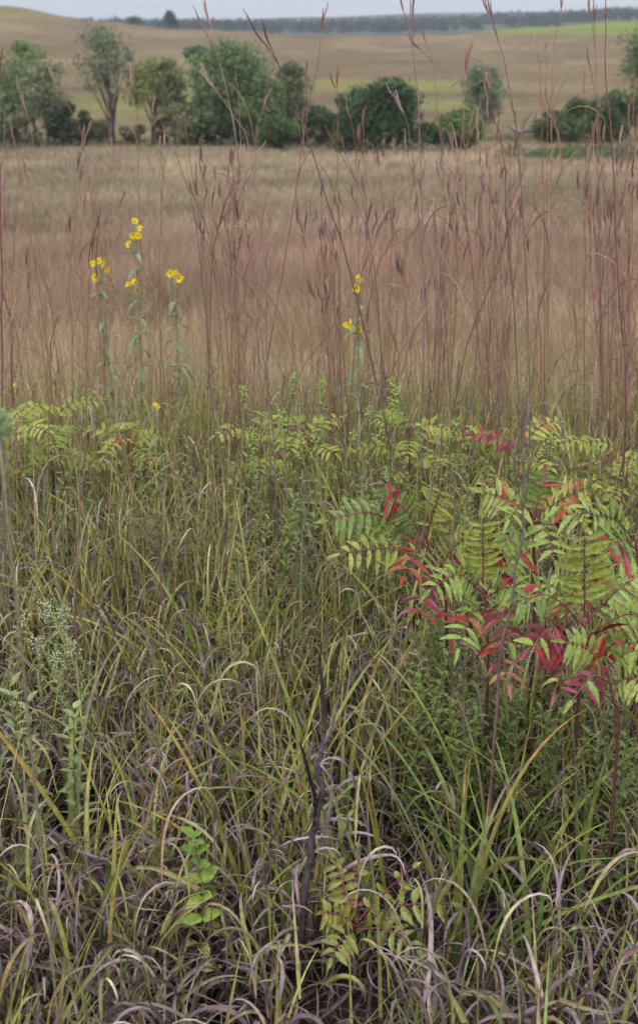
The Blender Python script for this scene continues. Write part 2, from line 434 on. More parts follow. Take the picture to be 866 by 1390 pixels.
def field_grass():
    g = G()
    def layer(nt, nb, y0, y1, rad, h0, h1, w0, w1, S, seed=.4, power=1., k=.34, bright=1.):
        x, y, a, rr = clumped(nt, nb, y0, y1, rad, k=k, m=.6, power=power)
        n = len(x)
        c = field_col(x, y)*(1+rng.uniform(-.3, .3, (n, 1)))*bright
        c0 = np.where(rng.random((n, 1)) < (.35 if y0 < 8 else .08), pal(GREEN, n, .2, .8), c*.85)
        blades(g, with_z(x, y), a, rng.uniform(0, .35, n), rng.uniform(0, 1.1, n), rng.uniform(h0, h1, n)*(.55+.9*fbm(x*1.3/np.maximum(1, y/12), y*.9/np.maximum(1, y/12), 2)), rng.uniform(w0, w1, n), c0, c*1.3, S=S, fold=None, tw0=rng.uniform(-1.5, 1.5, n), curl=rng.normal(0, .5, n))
    layer(3600, 11, 4.6, 9, .10, .25, .6, .002, .0045, 6)
    layer(9000, 8, 8.5, 22, .16, .3, .62, .005, .010, 4)
    layer(14000, 6, 21, 60, .3, .3, .6, .012, .028, 3)
    layer(15000, 6, 58, 135, .6, .3, .6, .04, .09, 2)
    # reddish and straw flowering culms standing over it
    x, y = area_pts(5200, 5.0, 20, k=.34, m=.6); n = len(x)
    blades(g, with_z(x, y), rng.uniform(0, 6.3, n), rng.uniform(0, .18, n), rng.uniform(0, .35, n), rng.uniform(.5, 1.0, n), rng.uniform(.002, .004, n),
           pal(STRAW+[(130, 80, 72)], n, .2, .7), pal(STRAW+[(140, 96, 88)], n, .2, .9), S=5, fold=None, tw0=rng.uniform(-1, 1, n))
    o = g.build('prairie_grass', M_field)
    tag(o, 'russet and straw prairie grass covering the slope down to the trees', None, None, 'stuff')
field_grass()

# ------------------------------------------------------------------ tall bluestem stalks
STALKC = [(128, 94, 94), (144, 104, 98), (138, 82, 76), (108, 82, 82), (126, 100, 80), (150, 118, 110), (104, 90, 70), (140, 112, 90)]
LOWC = [(96, 112, 70), (112, 84, 84), (130, 70, 66), (104, 104, 92), (90, 106, 84)]
SEEDC = [(142, 112, 108), (158, 130, 122), (122, 94, 82), (170, 142, 130), (126, 98, 104)]
def seed_spike(g, base, d, L, r, col, hairs=True):
    d = d/np.linalg.norm(d); side = np.cross(d, [0, 1, 0]); side /= np.linalg.norm(side)+1e-9; oth = np.cross(d, side)
    pts = [base+d*L*t+side*L*.04*math.sin(t*5) for t in np.linspace(0, 1, 7)]
    tube(g, pts, [r*.5, r*.8, r*.9, r*.8, r*.75, r*.55, r*.2], col, 4)
    if hairs:
        m = max(7, int(L/.006))
        for k in range(m):
            t = k/m; a = random.uniform(0, 2*PI)
            o = math.cos(a)*side+math.sin(a)*oth
            dd = d*1.0+o*random.uniform(.12, .35)
            p = base+d*L*t+o*r*.7
            e = p+dd*random.uniform(.005, .009)
            s = np.cross(dd, o)*.0009
            g.add([p-s, p+s, e], None, [[0, 1, 2]], np.asarray(col)*random.uniform(.8, 1.5))
def stalk(pts, rad, label, group, col=None, low=None, heads=None, nleaf=None, seedcol=None, cat='grass stalk', name='bluestem_stalk', headlen=1.0):
    """pts: world points base..top"""
    pts = np.asarray(pts, float); base = pts[0].copy()
    root = empty(name, base, label, cat, group)
    c = lin(random.choice(STALKC))*random.uniform(.95, 1.4) if col is None else lin(col)*.8+lin(col).mean()*.3
    lo = lin(random.choice(LOWC))*.9 if low is None else lin(low)
    n = 16; sp = spline(pts, n); t = np.linspace(0, 1, n); rad = rad*.88
    # small kinks at the joints
    sp[1:-1, 0] += rng.normal(0, .0016, n-2)
    cc = lo*(1-np.clip(t*2.2, 0, 1))[:, None]+c*np.clip(t*2.2, 0, 1)[:, None]
    cc = cc*(1+.18*np.sin(t*40)[:, None])
    g = G(); tube(g, sp, rad*(1-.55*t), cc, 5); g.build('stem', M_stem, root, base)
    top = sp[-1]; d = sp[-1]-sp[-3]; d /= np.linalg.norm(d)
    sc_ = seedcol if seedcol is not None else random.choice(SEEDC)
    heads = random.choice([2, 3, 3, 4]) if heads is None else heads
    if heads:
        g = G(); sl = random.uniform(.05, .085)*headlen
        for k in range(heads):
            a = random.uniform(0, 2*PI); off = np.array([math.cos(a), math.sin(a)*.6, 0])*random.uniform(.02, .16)
            seed_spike(g, top-d*.004, d+off, sl*random.uniform(.75, 1.1), .0021*random.uniform(.8, 1.1), lin(sc_)*random.uniform(1.0, 1.4))
        g.build('seed_head', M_seed, root, base)
        # side seed head lower down, held against the stem
        if random.random() < .75:
            for _ in range(random.choice([1, 1, 2])):
                i = random.randint(9, 13); g = G(); dd = (sp[i+1]-sp[i]); dd /= np.linalg.norm(dd); s_ = random.choice([-1, 1])
                o0 = sp[i]; o1 = o0+(dd+np.array([s_*.14, 0, 0]))*random.uniform(.05, .12)
                tube(g, spline([o0, o1], 4), .0009, c, 4, False)
                for k in range(2): seed_spike(g, o1, dd+np.array([s_*random.uniform(.0, .22), random.uniform(-.1, .1), 0]), random.uniform(.04, .07), .0019, lin(sc_)*random.uniform(.8, 1.2))
                g.build('seed_head', M_seed, root, base)
    nleaf = random.choice([1, 2, 2, 3]) if nleaf is None else nleaf
    for k in range(nleaf):
        i = random.randint(2, 9); g = G()
        red = random.random()
        c0 = lin(random.choice([(130, 80, 84), (112, 112, 70), (120, 96, 90)])); c1 = lin(random.choice([(150, 128, 124), (128, 98, 98), (160, 138, 100)]))
        blades(g, sp[i][None], [random.uniform(0, 2*PI)], [random.uniform(.1, .4)], [random.uniform(.3, 2.6)], [random.uniform(.14, .34)], [random.uniform(.003, .0055)],
               c0, c1, S=10, curl=[random.uniform(-1, 1)], tw1=[random.uniform(-3, 3)], clamp=False, p=1.8)
        g.build('leaf', M_dry, root, base)
    return root

def stalk_px(d, pl, **k):
    """pl: (px,py) from the top down; the last one is extended to the ground at distance d"""
    w = [P(x, y, d) for x, y in pl][::-1]
    lx, ly = pl[-1]
    # ground contact under the lowest given point
    bx = w[0][0]; z0 = gz(bx, d)
    if w[0][2] > z0+.02: w = [np.array([bx, d, z0-.01])]+w
    lean = rng.normal(0, .05)
    w = [p+np.array([0, lean*(p[2]-z0), 0]) for p in w]
    return stalk(w, **k)

GRP = 'tall bluestem stalks standing over the meadow'
PROM = [
 (3.0, [(5, 60), (3, 120), (6, 200), (8, 330), (9, 460), (8, 600), (10, 760)], .0034, 'thick red and green bluestem stalk rising along the left border of the photo', dict(heads=3, seedcol=(130, 90, 88), col=(134, 76, 84))),
 (4.4, [(13, 190), (27, 265), (40, 340), (56, 430), (68, 520), (76, 620)], .0026, 'bluestem stalk curving left above the yellow-green sumac at the left', {}),
 (4.6, [(47, 238), (62, 345), (76, 420), (84, 520), (88, 610)], .0024, 'thin purple stalk bowing left, right of the curving left stalk', {}),
 (4.6, [(29, 150), (38, 190), (52, 300), (60, 420), (66, 600)], .0018, 'pale wispy stalk whose tip crosses the left tree base', dict(heads=1, seedcol=(170, 145, 140))),
 (4.2, [(91, 240), (88, 300), (84, 400), (90, 480), (94, 620)], .0026, 'dark knobbly stalk left of the yellow flowers', dict(seedcol=(100, 72, 76))),
 (4.7, [(80, 110), (98, 145), (117, 190), (128, 300), (140, 440), (150, 610)], .002, 'thin stalk leaning left with a pale feathery head before the creek trees', dict(heads=3, seedcol=(170, 144, 138))),
 (4.8, [(101, 232), (118, 270), (128, 320), (136, 440), (150, 610)], .0022, 'purple stalk with a drooping tip above the leftmost yellow flowers', {}),
 (5.2, [(177, 118), (182, 150), (185, 200), (190, 400), (194, 600)], .002, 'slender stalk ending beside the lone tall tree trunk', {}),
 (5.2, [(205, 152), (202, 200), (200, 330), (205, 600)], .002, 'slender stalk with a pinkish head right of the lone tree trunk', dict(heads=2, seedcol=(160, 130, 130))),
 (5.4, [(156, 183), (158, 260), (160, 420), (160, 600)], .0018, 'faint straight stalk between the two left flower plants', {}),
 (4.5, [(221, 200), (217, 280), (214, 400), (218, 480), (228, 610)], .0026, 'reddish stalk just right of the tallest yellow flower plant', dict(col=(132, 78, 78))),
 (3.4, [(286, 32), (294, 70), (304, 108), (314, 150), (322, 200), (332, 280), (346, 380), (358, 480), (372, 600), (378, 760)], .0029, 'tall pink-purple stalk reaching past the big creek tree to the far hill', dict(col=(146, 100, 112), heads=3, seedcol=(164, 132, 134), headlen=1.0)),
 (3.5, [(286, 118), (300, 136), (318, 165), (334, 192), (352, 300), (360, 420), (366, 620)], .0022, 'stalk with a forked pale head leaning left over the big creek tree', dict(heads=3, seedcol=(176, 150, 144))),
 (3.4, [(361, 62), (373, 82), (383, 100), (415, 180), (440, 260), (468, 345), (492, 440), (512, 530), (532, 640)], .0027, 'dark stalk slanting across the field with a bent brown head at upper left', dict(heads=1, col=(92, 66, 66), seedcol=(110, 76, 64), headlen=1.3)),
 (4.2, [(358, 145), (352, 165), (347, 188), (344, 300), (342, 600)], .0018, 'thin stalk with a narrow head tilted right below the big creek tree', dict(heads=2, seedcol=(160, 134, 128))),
 (4.2, [(320, 116), (324, 160), (327, 260), (330, 600)], .0018, 'faint straight stalk with a slim head inside the big tree outline', dict(heads=1)),
 (4.4, [(232, 136), (241, 150), (250, 172), (262, 260), (280, 400), (286, 600)], .0022, 'stalk leaning left with a brown head between the creek trees', dict(heads=1)),
 (4.0, [(226, 192), (244, 235), (258, 280), (270, 360), (278, 450), (290, 600)], .0024, 'dark bent stalk crossing another right of the yellow flowers', dict(col=(108, 80, 68))),
 (3.5, [(438, 40), (432, 80), (422, 130), (412, 195), (404, 250), (392, 320), (380, 390), (370, 450), (356, 540), (350, 700)], .0028, 'tall red stalk curving right up to the far treeline near the middle', dict(col=(140, 76, 74), heads=2, seedcol=(148, 100, 90))),
 (4.2, [(411, 172), (414, 240), (420, 320), (430, 370), (432, 600)], .0023, 'stalk with a twin head just right of the tall red stalk', {}),
 (3.5, [(556, -25), (558, 20), (562, 65), (566, 115), (570, 170), (572, 240), (574, 340), (576, 460), (572, 600), (570, 720)], .0030, 'tallest pinkish stalk standing above the skyline right of the dark round tree', dict(col=(142, 102, 118), seedcol=(156, 124, 132))),
 (4.6, [(581, 58), (588, 80), (592, 104), (602, 220), (606, 400), (610, 600)], .0019, 'thin stalk with a small brown double head high over the far field', dict(heads=2, seedcol=(140, 104, 88))),
 (4.6, [(455, 120), (461, 145), (458, 200), (462, 380), (464, 600)], .0022, 'brown-headed stalk at the left side of the dark round tree', dict(seedcol=(136, 92, 80))),
 (4.4, [(629, 96), (626, 150), (619, 225), (614, 330), (608, 450), (600, 620)], .0025, 'stalk with a dense pinkish head before the pale creek tree', dict(heads=4, seedcol=(150, 112, 106), headlen=1.3)),
 (4.2, [(548, 152), (558, 186), (570, 300), (580, 440), (584, 620)], .0022, 'stalk with a forked pale head right of the dark tree trunk', dict(heads=3, seedcol=(178, 152, 150))),
 (4.6, [(492, 168), (494, 215), (497, 330), (500, 600)], .0021, 'upright stalk with a narrow head below the dark round tree', dict(heads=2, seedcol=(146, 106, 96))),
 (4.8, [(476, 160), (482, 195), (486, 330), (488, 600)], .0019, 'small-headed stalk left of the narrow-headed one under the dark tree', dict(heads=1, seedcol=(160, 128, 110))),
 (4.6, [(636, 172), (630, 200), (620, 250), (612, 380), (606, 600)], .002, 'thin stalk tipping right below the low round bush', dict(heads=1)),
 (4.0, [(470, 210), (488, 260), (500, 310), (508, 370), (516, 450), (522, 600)], .0027, 'red-purple stalk with a comb of side heads left of the right-hand yellow flower', dict(heads=4, col=(132, 74, 82))),
 (3.5, [(670, 18), (680, 48), (690, 84), (698, 122), (705, 160), (712, 230), (716, 330), (720, 440), (722, 600)], .0029, 'tall stalk with a long brown head leaning left over the green hill crest', dict(heads=2, seedcol=(136, 104, 94), headlen=1.15, col=(132, 84, 92))),
 (4.0, [(762, 12), (757, 38), (751, 64), (748, 130), (748, 240), (744, 400), (740, 600)], .0025, 'stalk with a sparse twin head reaching the far treeline at right', dict(heads=2, seedcol=(130, 98, 86), headlen=1.4)),
 (4.0, [(791, 24), (795, 55), (798, 110), (802, 200), (808, 330), (812, 600)], .0022, 'stalk with a thin split head right of the tall twin-headed one', dict(heads=2, seedcol=(146, 116, 112))),
 (3.4, [(801, -12), (801, 30), (803, 70), (804, 115), (809, 150), (814, 195), (818, 270), (826, 380), (838, 480), (842, 620)], .0029, 'very tall thin red stalk poking into the sky at the right', dict(heads=1, col=(136, 80, 84), seedcol=(110, 90, 84))),
 (4.4, [(715, 66), (721, 98), (726, 200), (732, 380), (734, 600)], .0019, 'stalk with a single pale head against the far brown field', dict(heads=1, seedcol=(180, 158, 156))),
 (4.4, [(739, 68), (740, 112), (741, 240), (738, 600)], .002, 'straight stalk with an upright brown head right of the pale-headed one', dict(heads=2)),
 (3.8, [(749, 156), (758, 172), (765, 192), (768, 232), (776, 330), (784, 430), (790, 620)], .0027, 'stalk with a hooked double head above the log by the creek', dict(heads=3, seedcol=(156, 124, 122))),
 (3.8, [(665, 118), (671, 158), (680, 188), (686, 250), (690, 330), (700, 440), (704, 620)], .0026, 'reddish knobbly stalk right of the pale creek tree', dict(heads=3)),
 (4.6, [(820, 146), (818, 190), (818, 330), (820, 600)], .0019, 'straight stalk with a pale head before the right-hand bushes', dict(heads=1, seedcol=(170, 142, 130))),
 (4.6, [(857, 146), (856, 190), (852, 360), (848, 600)], .0019, 'stalk with an orange-brown head nearest the right border bushes', dict(heads=1, seedcol=(160, 116, 88))),
 (4.4, [(797, 128), (798, 200), (796, 380), (792, 600)], .0021, 'straight thin stalk between the tallest red stalk and its left neighbour', dict(heads=1)),
 (3.7, [(706, 268), (690, 320), (668, 385), (646, 440), (628, 500), (612, 600)], .0027, 'dark olive stalk leaning far right across the others', dict(col=(96, 78, 58), low=(100, 84, 60), heads=2)),
 (3.7, [(520, 296), (500, 345), (470, 405), (440, 455), (404, 510), (388, 620)], .002, 'thin brown stalk leaning far right behind the slanting dark one', dict(col=(120, 90, 70), heads=1)),
 (4.0, [(350, 212), (322, 275), (296, 310), (286, 420), (284, 600)], .0022, 'purple stalk arching right over the middle of the field', {}),
 (2.25, [(703, 590), (703, 630), (702, 690), (697, 740), (688, 800), (676, 880), (668, 1000)], .0042, 'near thick purple-green stalk with brown fluff in front of the sumac', dict(heads=4, headlen=1.3, seedcol=(132, 112, 108), low=(122, 84, 96), col=(112, 100, 92), nleaf=0)),
 (2.35, [(618, 640), (620, 700), (617, 770), (622, 860), (630, 980)], .0034, 'near slim grey-purple stem crossing the left sumac leaves', dict(heads=0, col=(104, 92, 92), low=(112, 92, 96), nleaf=0)),
 (2.5, [(600, 600), (585, 690), (566, 780), (546, 870), (538, 980)], .0034, 'near purple stem slanting left in front of the sumac', dict(heads=0, col=(114, 94, 100), low=(122, 120, 80), nleaf=1)),
 (2.9, [(410, 640), (413, 700), (408, 790), (404, 900)], .003, 'blue-green upright stem in the middle meadow', dict(heads=0, col=(96, 124, 100), low=(90, 118, 92), nleaf=1)),
 (2.6, [(152, 590), (180, 640), (204, 690), (222, 740)], .0022, 'reddish wiry stem leaning left in the left meadow', dict(heads=0, col=(126, 84, 76), nleaf=0)),
 (2.7, [(108, 560), (106, 660), (104, 760), (100, 840)], .0038, 'thick brown stem with papery sheaths at the left of the meadow', dict(heads=0, col=(128, 98, 88), low=(120, 86, 76), nleaf=2)),
 (3.4, [(64, 500), (63, 560), (62, 600), (62, 720)], .0032, 'orange-brown seed spike on a green stem before the left sumac', dict(heads=1, seedcol=(134, 100, 62), low=(96, 118, 84), col=(120, 100, 60), headlen=2.0, nleaf=0)),
 (3.6, [(116, 370), (115, 440), (114, 520), (114, 640)], .003, 'stiff orange-brown spike under the leftmost yellow flowers', dict(heads=1, seedcol=(134, 102, 66), low=(84, 110, 84), col=(130, 104, 70), headlen=2.4, nleaf=0)),
 (3.9, [(446, 400), (458, 440), (470, 520), (474, 640)], .0024, 'short red stalk below the middle of the field', dict(col=(140, 80, 70))),
]
for d, pl, r, lab, kw in PROM:
    stalk_px(d, pl, rad=r, label=lab, group=GRP, **kw)
# the crowd of similar stalks: density follows the stands in the photograph
STANDS = [(28, 20, 7, 150, 'thin purple bluestem stalk in the loose stand left of the yellow flowers', 0, 105),
          (175, 40, 12, 190, 'thin reddish bluestem stalk in the loose stand among the yellow flowers', 110, 255),
          (310, 40, 30, 200, 'thin purple bluestem stalk in the stand right of the left yellow flowers', 258, 375),
          (430, 40, 17, 230, 'thin bluestem stalk in the sparse stand near the middle of the field', 376, 500),
          (570, 34, 38, 175, 'thin purple bluestem stalk in the stand below the dark round tree', 502, 645),
          (720, 32, 42, 150, 'thin red-purple bluestem stalk in the dense stand below the fallen log', 646, 765),
          (820, 34, 44, 160, 'thin red-purple bluestem stalk in the dense stand at the right border', 766, 905)]
for cx, sx, n, top0, lab, lo, hi in STANDS:
    nc = max(2, n//7); cents = [random.uniform(lo, hi) for _ in range(nc)]
    for i in range(n):
        bx = random.choice(cents)+random.gauss(0, 9)
        bx = min(max(bx, lo-4), hi+6)
        d = random.uniform(3.7, 6.0)
        tx = bx+random.gauss(-3, 22)
        ty = top0+abs(random.gauss(0, 1))*105+random.uniform(0, 40)
        ty = min(ty, 440)
        bw = random.gauss(0, 7)
        m = ((tx+bx)/2+bw, (ty+560)/2)
        stalk_px(d, [(tx+random.gauss(0, 3), ty), (tx*.75+bx*.25+bw*.8, ty*.75+140), m, (bx, 600)], rad=random.uniform(.0015, .0027), label=lab, group=lab.split(' in the ')[1]+' of bluestem stalks' if False else 'bluestem stalks in the '+lab.split(' in the ')[1], nleaf=random.choice([0, 1, 1, 2]))

# ------------------------------------------------------------------ compound leaves, sumac
SG = [(132, 158, 80), (120, 148, 72), (146, 168, 92), (106, 134, 68), (138, 152, 76)]
SR = [(164, 40, 52), (140, 36, 52), (160, 58, 54), (116, 34, 48)]
SM = [(154, 48, 74), (128, 38, 58), (150, 72, 88), (98, 34, 46)]
SO = [(150, 122, 70), (146, 140, 72), (140, 96, 66)]
def compound_leaf(root, base, tip, facing, origin, pairs=6, ll=.056, lw=.0138, red=.04, arch=.12, allred=None, green=None, droop=.25):
    if pairs > 3: pairs += 2
    lw = lw*.80; ll = ll*.82
    base = np.asarray(base, float); tip = np.asarray(tip, float); L = np.linalg.norm(tip-base)
    mid = (base+tip)/2+np.array([0, 0, arch*L])
    sp = spline([base, mid, tip], 12)
    up = np.asarray(facing, float)
    gl = G(); gs = G()
    rc = lin(random.choice([(126, 66, 74), (134, 88, 76), (110, 58, 62)]))
    tube(gs, sp, np.linspace(.0017, .0007, 12), rc, 5)
    gcol = green or SG
    lc = lin(random.choice(gcol))*random.uniform(.85, 1.1)
    for k in range(pairs+1):
        t = .22+.78*k/pairs; f = t*11; i = min(int(f), 10); p = sp[i]+(sp[i+1]-sp[i])*(f-i)
        T = sp[i+1]-sp[i]; T /= np.linalg.norm(T)
        u = up-T*np.dot(up, T); u /= np.linalg.norm(u)+1e-9; s = np.cross(T, u)
        for sg in ((-1, 1) if k < pairs else (0,)):
            if random.random() < .04: continue
            ang = math.radians(random.uniform(58, 76)) if sg else 0
            d = T*math.cos(ang)+s*sg*math.sin(ang)+u*random.uniform(-.12, .22)
            size = ll*(.72+.5*math.sin(PI*min(1, .15+.8*t)))*random.uniform(.88, 1.1)
            c = lc*random.uniform(.85, 1.18)
            e = c*np.array([1.15, .9, .8])
            x = random.random()
            rd = allred if (allred and x > .25) else None
            if rd: c = lin(random.choice(rd))*random.uniform(.8, 1.15); e = c*.9
            elif x < red*.55: c = lin(random.choice(SR)); e = c*.85
            elif x < red*.9: c = lin(random.choice(SO)); e = lin((170, 70, 60))
            leaf(gl, p, d, u+s*random.uniform(-.4, .4), size*random.uniform(.85, 1.08), lw*size/ll*random.uniform(.8, 1.2), c, e, droop=droop*random.uniform(.0, 2.2), fold=random.uniform(.08, .42), S=8, wmax=random.uniform(.34, .46), serr=.07)
    if not gl.n: return
    lo = gl.build('leaf', M_leaf, root, origin)
    so = gs.build('leaf_stalk', M_stem, lo, origin)
    return lo

GS = 'winged sumac shrubs'
SIDE = []
def sumac(base, stem_pts, rad, label, leaves, group=GS, **kw):
    base = np.asarray(base, float)
    root = empty('sumac_shrub', base, label, 'sumac shrub', group)
    g = G(); sp = spline([base]+[np.asarray(p, float) for p in stem_pts], 14)
    tube(g, sp, np.linspace(rad, rad*.5, 14), np.linspace(lin((76, 58, 56)), lin((120, 60, 66)), 14), 6)
    g.build('stem', M_stem, root, base)
    return root
CAMD = np.array([0, -.75, .66])
def L_px(root, org, b, t, db, dt, **k):
    up = k.pop('up', CAMD)
    return compound_leaf(root, P(b[0], b[1], db), P(t[0], t[1], dt), up, org, **k)

# right main shrub
b = np.array([P(786, 1000, 2.30)[0], 2.30, gz(P(786, 1000, 2.3)[0], 2.3)])
s1 = sumac(b, [P(782, 985, 2.3), P(790, 900, 2.28), P(793, 840, 2.28)], .005, 'large sumac shrub at right with an upright feathery leaf and crimson lower leaflets', None)
for a_, t_, d0, d1, kw in [
    ((793, 838), (793, 722), 2.28, 2.24, dict(pairs=7, ll=.060, lw=.017, arch=0, up=(0, -1, .25), droop=.08, red=.02, green=[(160, 178, 92), (150, 170, 86)])),
    ((792, 850), (696, 818), 2.28, 2.2, dict(pairs=6, arch=.2, red=.06)),
    ((796, 846), (878, 775), 2.28, 2.3, dict(pairs=6, arch=.1, red=.05)),
    ((800, 860), (900, 838), 2.28, 2.2, dict(pairs=6, arch=.15, red=.15)),
    ((790, 870), (714, 885), 2.28, 2.12, dict(pairs=5, arch=.2, allred=SM)),
    ((796, 870), (836, 868), 2.28, 2.12, dict(pairs=3, arch=.1, allred=SR)),
    ((790, 880), (752, 940), 2.28, 2.1, dict(pairs=4, arch=.2, allred=SM)),
    ((800, 905), (872, 880), 2.29, 2.18, dict(pairs=6, arch=.2, red=.03, droop=.6)),
    ((786, 900), (728, 868), 2.3, 2.3, dict(pairs=4, arch=.1, allred=SR)),
    ((792, 846), (742, 790), 2.28, 2.34, dict(pairs=6, arch=.1)),
    ((794, 846), (838, 800), 2.28, 2.36, dict(pairs=6, arch=.1, red=.2)),
    ]: L_px(s1, b, a_, t_, d0, d1, **kw)
# upper middle shrub
b = np.array([P(722, 900, 2.62)[0], 2.62, gz(P(722, 900, 2.62)[0], 2.62)])
s2 = sumac(b, [P(724, 850, 2.62), P(724, 760, 2.6), P(722, 690, 2.6)], .0045, 'sumac shrub with spreading leaves on a dark stem above the large sumac', None)
for a_, t_, d0, d1, kw in [
    ((722, 704), (655, 668), 2.6, 2.6, dict(pairs=5, arch=.1, red=.1)),
    ((722, 704), (742, 640), 2.6, 2.62, dict(pairs=5, arch=.05, red=.1)),
    ((724, 704), (802, 660), 2.6, 2.55, dict(pairs=5, arch=.05, red=.3, green=[(176, 160, 84), (150, 160, 70)])),
    ((722, 700), (690, 705), 2.6, 2.45, dict(pairs=4, arch=.15, red=.2)),
    ((722, 700), (792, 715), 2.6, 2.45, dict(pairs=5, arch=.2, red=.25)),
    ((722, 710), (752, 760), 2.6, 2.42, dict(pairs=5, arch=.2, red=.1)),
    ((722, 715), (676, 770), 2.6, 2.42, dict(pairs=5, arch=.2)),
    ]: L_px(s2, b, a_, t_, d0, d1, **kw)
# left shrub
b = np.array([P(612, 900, 2.62)[0], 2.62, gz(P(612, 900, 2.62)[0], 2.62)])
s3 = sumac(b, [P(606, 860, 2.62), P(600, 800, 2.6), P(582, 745, 2.6), P(578, 722, 2.6)], .0042, 'sumac shrub with scarlet leaflets reaching left into the grass', None)
for a_, t_, d0, d1, kw in [
    ((575, 735), (520, 672), 2.6, 2.55, dict(pairs=6, arch=.15, red=.3)),
    ((570, 740), (446, 706), 2.6, 2.55, dict(pairs=7, arch=.2, red=.05)),
    ((578, 730), (600, 662), 2.6, 2.55, dict(pairs=6, arch=.05, red=.05, green=[(160, 176, 96), (148, 166, 84)])),
    ((590, 765), (462, 752), 2.6, 2.5, dict(pairs=6, arch=.1, red=.06)),
    ((588, 760), (548, 782), 2.6, 2.42, dict(pairs=4, arch=.2, allred=[(150, 46, 44), (146, 74, 50)])),
    ((596, 770), (640, 728), 2.6, 2.5, dict(pairs=5, arch=.1, red=.12)),
    ((604, 800), (558, 842), 2.6, 2.42, dict(pairs=4, arch=.25, allred=SM)),
    ((600, 800), (650, 790), 2.6, 2.45, dict(pairs=5, arch=.15, red=.2)),
    ((604, 820), (612, 862), 2.6, 2.42, dict(pairs=3, arch=.25, allred=SR)),
    ]: L_px(s3, b, a_, t_, d0, d1, **kw)
# middle shrub, upright leaf
b = np.array([P(660, 960, 2.45)[0], 2.45, gz(P(660, 960, 2.45)[0], 2.45)])
s4 = sumac(b, [P(662, 920, 2.45), P(660, 850, 2.44), P(656, 800, 2.44)], .004, 'sumac shrub with a pale upright leaf between the left and large sumacs', None)
for a_, t_, d0, d1, kw in [
    ((656, 806), (654, 704), 2.44, 2.42, dict(pairs=7, arch=0, up=(0, -1, .3), ll=.05, droop=.1, green=[(156, 176, 88), (146, 166, 80)])),
    ((656, 806), (584, 800), 2.44, 2.32, dict(pairs=5, arch=.2)),
    ((658, 806), (716, 742), 2.44, 2.42, dict(pairs=6, arch=.1, red=.1)),
    ((658, 812), (724, 824), 2.44, 2.3, dict(pairs=6, arch=.2, red=.1)),
    ((658, 830), (692, 872), 2.44, 2.28, dict(pairs=5, arch=.2, allred=SM)),
    ((656, 830), (622, 880), 2.44, 2.28, dict(pairs=4, arch=.2, red=.3)),
    ((660, 880), (690, 930), 2.45, 2.25, dict(pairs=4, arch=.25, green=[(170, 120, 96), (140, 150, 90)], red=.4)),
    ]: L_px(s4, b, a_, t_, d0, d1, **kw)
# right border shrub
b = np.array([P(868, 900, 2.5)[0], 2.5, gz(P(868, 900, 2.5)[0], 2.5)])
s5 = sumac(b, [P(868, 850, 2.5), P(866, 780, 2.5), P(862, 730, 2.5)], .0045, 'yellow-green sumac shrub cut by the right border', None)
for a_, t_, d0, d1, kw in [
    ((862, 735), (800, 700), 2.5, 2.45, dict(pairs=6, arch=.15, red=.08)),
    ((864, 745), (806, 770), 2.5, 2.36, dict(pairs=6, arch=.2, red=.1)),
    ((866, 760), (930, 740), 2.5, 2.4, dict(pairs=6, arch=.2)),
    ((866, 770), (850, 830), 2.5, 2.34, dict(pairs=6, arch=.2)),
    ]: L_px(s5, b, a_, t_, d0, d1, **kw)
# lower right one with broad hanging leaves
b = np.array([P(840, 1010, 2.12)[0], 2.12, gz(P(840, 1010, 2.12)[0], 2.12)])
s6 = sumac(b, [P(838, 1000, 2.12), P(832, 950, 2.12), P(822, 905, 2.12)], .004, 'low sumac shrub with drooping green leaves under the large sumac', None)
for a_, t_, d0, d1, kw in [
    ((822, 908), (880, 885), 2.12, 2.05, dict(pairs=5, arch=.15, ll=.055, droop=.7)),
    ((822, 908), (768, 872), 2.12, 2.1, dict(pairs=5, arch=.15, red=.3, ll=.055)),
    ((828, 930), (890, 948), 2.12, 2.0, dict(pairs=5, arch=.2, ll=.05)),
    ((826, 925), (776, 950), 2.12, 2.02, dict(pairs=4, arch=.2, allred=SM, ll=.05)),
    ]: L_px(s6, b, a_, t_, d0, d1, **kw)
# small one at the bottom
b = np.array([P(486, 1310, 1.95)[0], 1.98, gz(P(486, 1310, 1.95)[0], 1.98)])
s7 = sumac(b, [P(484, 1290, 1.96), P(482, 1262, 1.95), P(486, 1248, 1.94)], .003, 'small low sumac with red-tinged leaves beside the charred stem', None)
for a_, t_, d0, d1, kw in [
    ((486, 1250), (560, 1178), 1.94, 1.95, dict(pairs=3, arch=.05, ll=.034, lw=.013, red=.05, green=[(128, 142, 72), (142, 150, 80)])),
    ((484, 1252), (452, 1166), 1.94, 1.98, dict(pairs=4, arch=.05, ll=.034, lw=.014, green=[(132, 140, 76), (124, 138, 72)], red=.05)),
    ((484, 1250), (486, 1150), 1.94, 2.0, dict(pairs=2, arch=.05, ll=.03, lw=.014, allred=SM)),
    ((486, 1255), (610, 1226), 1.94, 1.9, dict(pairs=4, arch=.1, ll=.045, lw=.014, red=.08, green=[(128, 142, 72), (142, 150, 80)])),
    ((484, 1258), (436, 1238), 1.94, 1.9, dict(pairs=4, arch=.1, ll=.04, lw=.014, red=.05, green=[(128, 142, 72), (142, 150, 80)])),
    ((486, 1262), (566, 1290), 1.94, 1.84, dict(pairs=4, arch=.15, ll=.04, lw=.014, green=[(120, 134, 66)])),
    ((484, 1262), (450, 1300), 1.94, 1.84, dict(pairs=4, arch=.15, ll=.04, lw=.015, green=[(130, 144, 84)])),
    ]: L_px(s7, b, a_, t_, d0, d1, **kw)
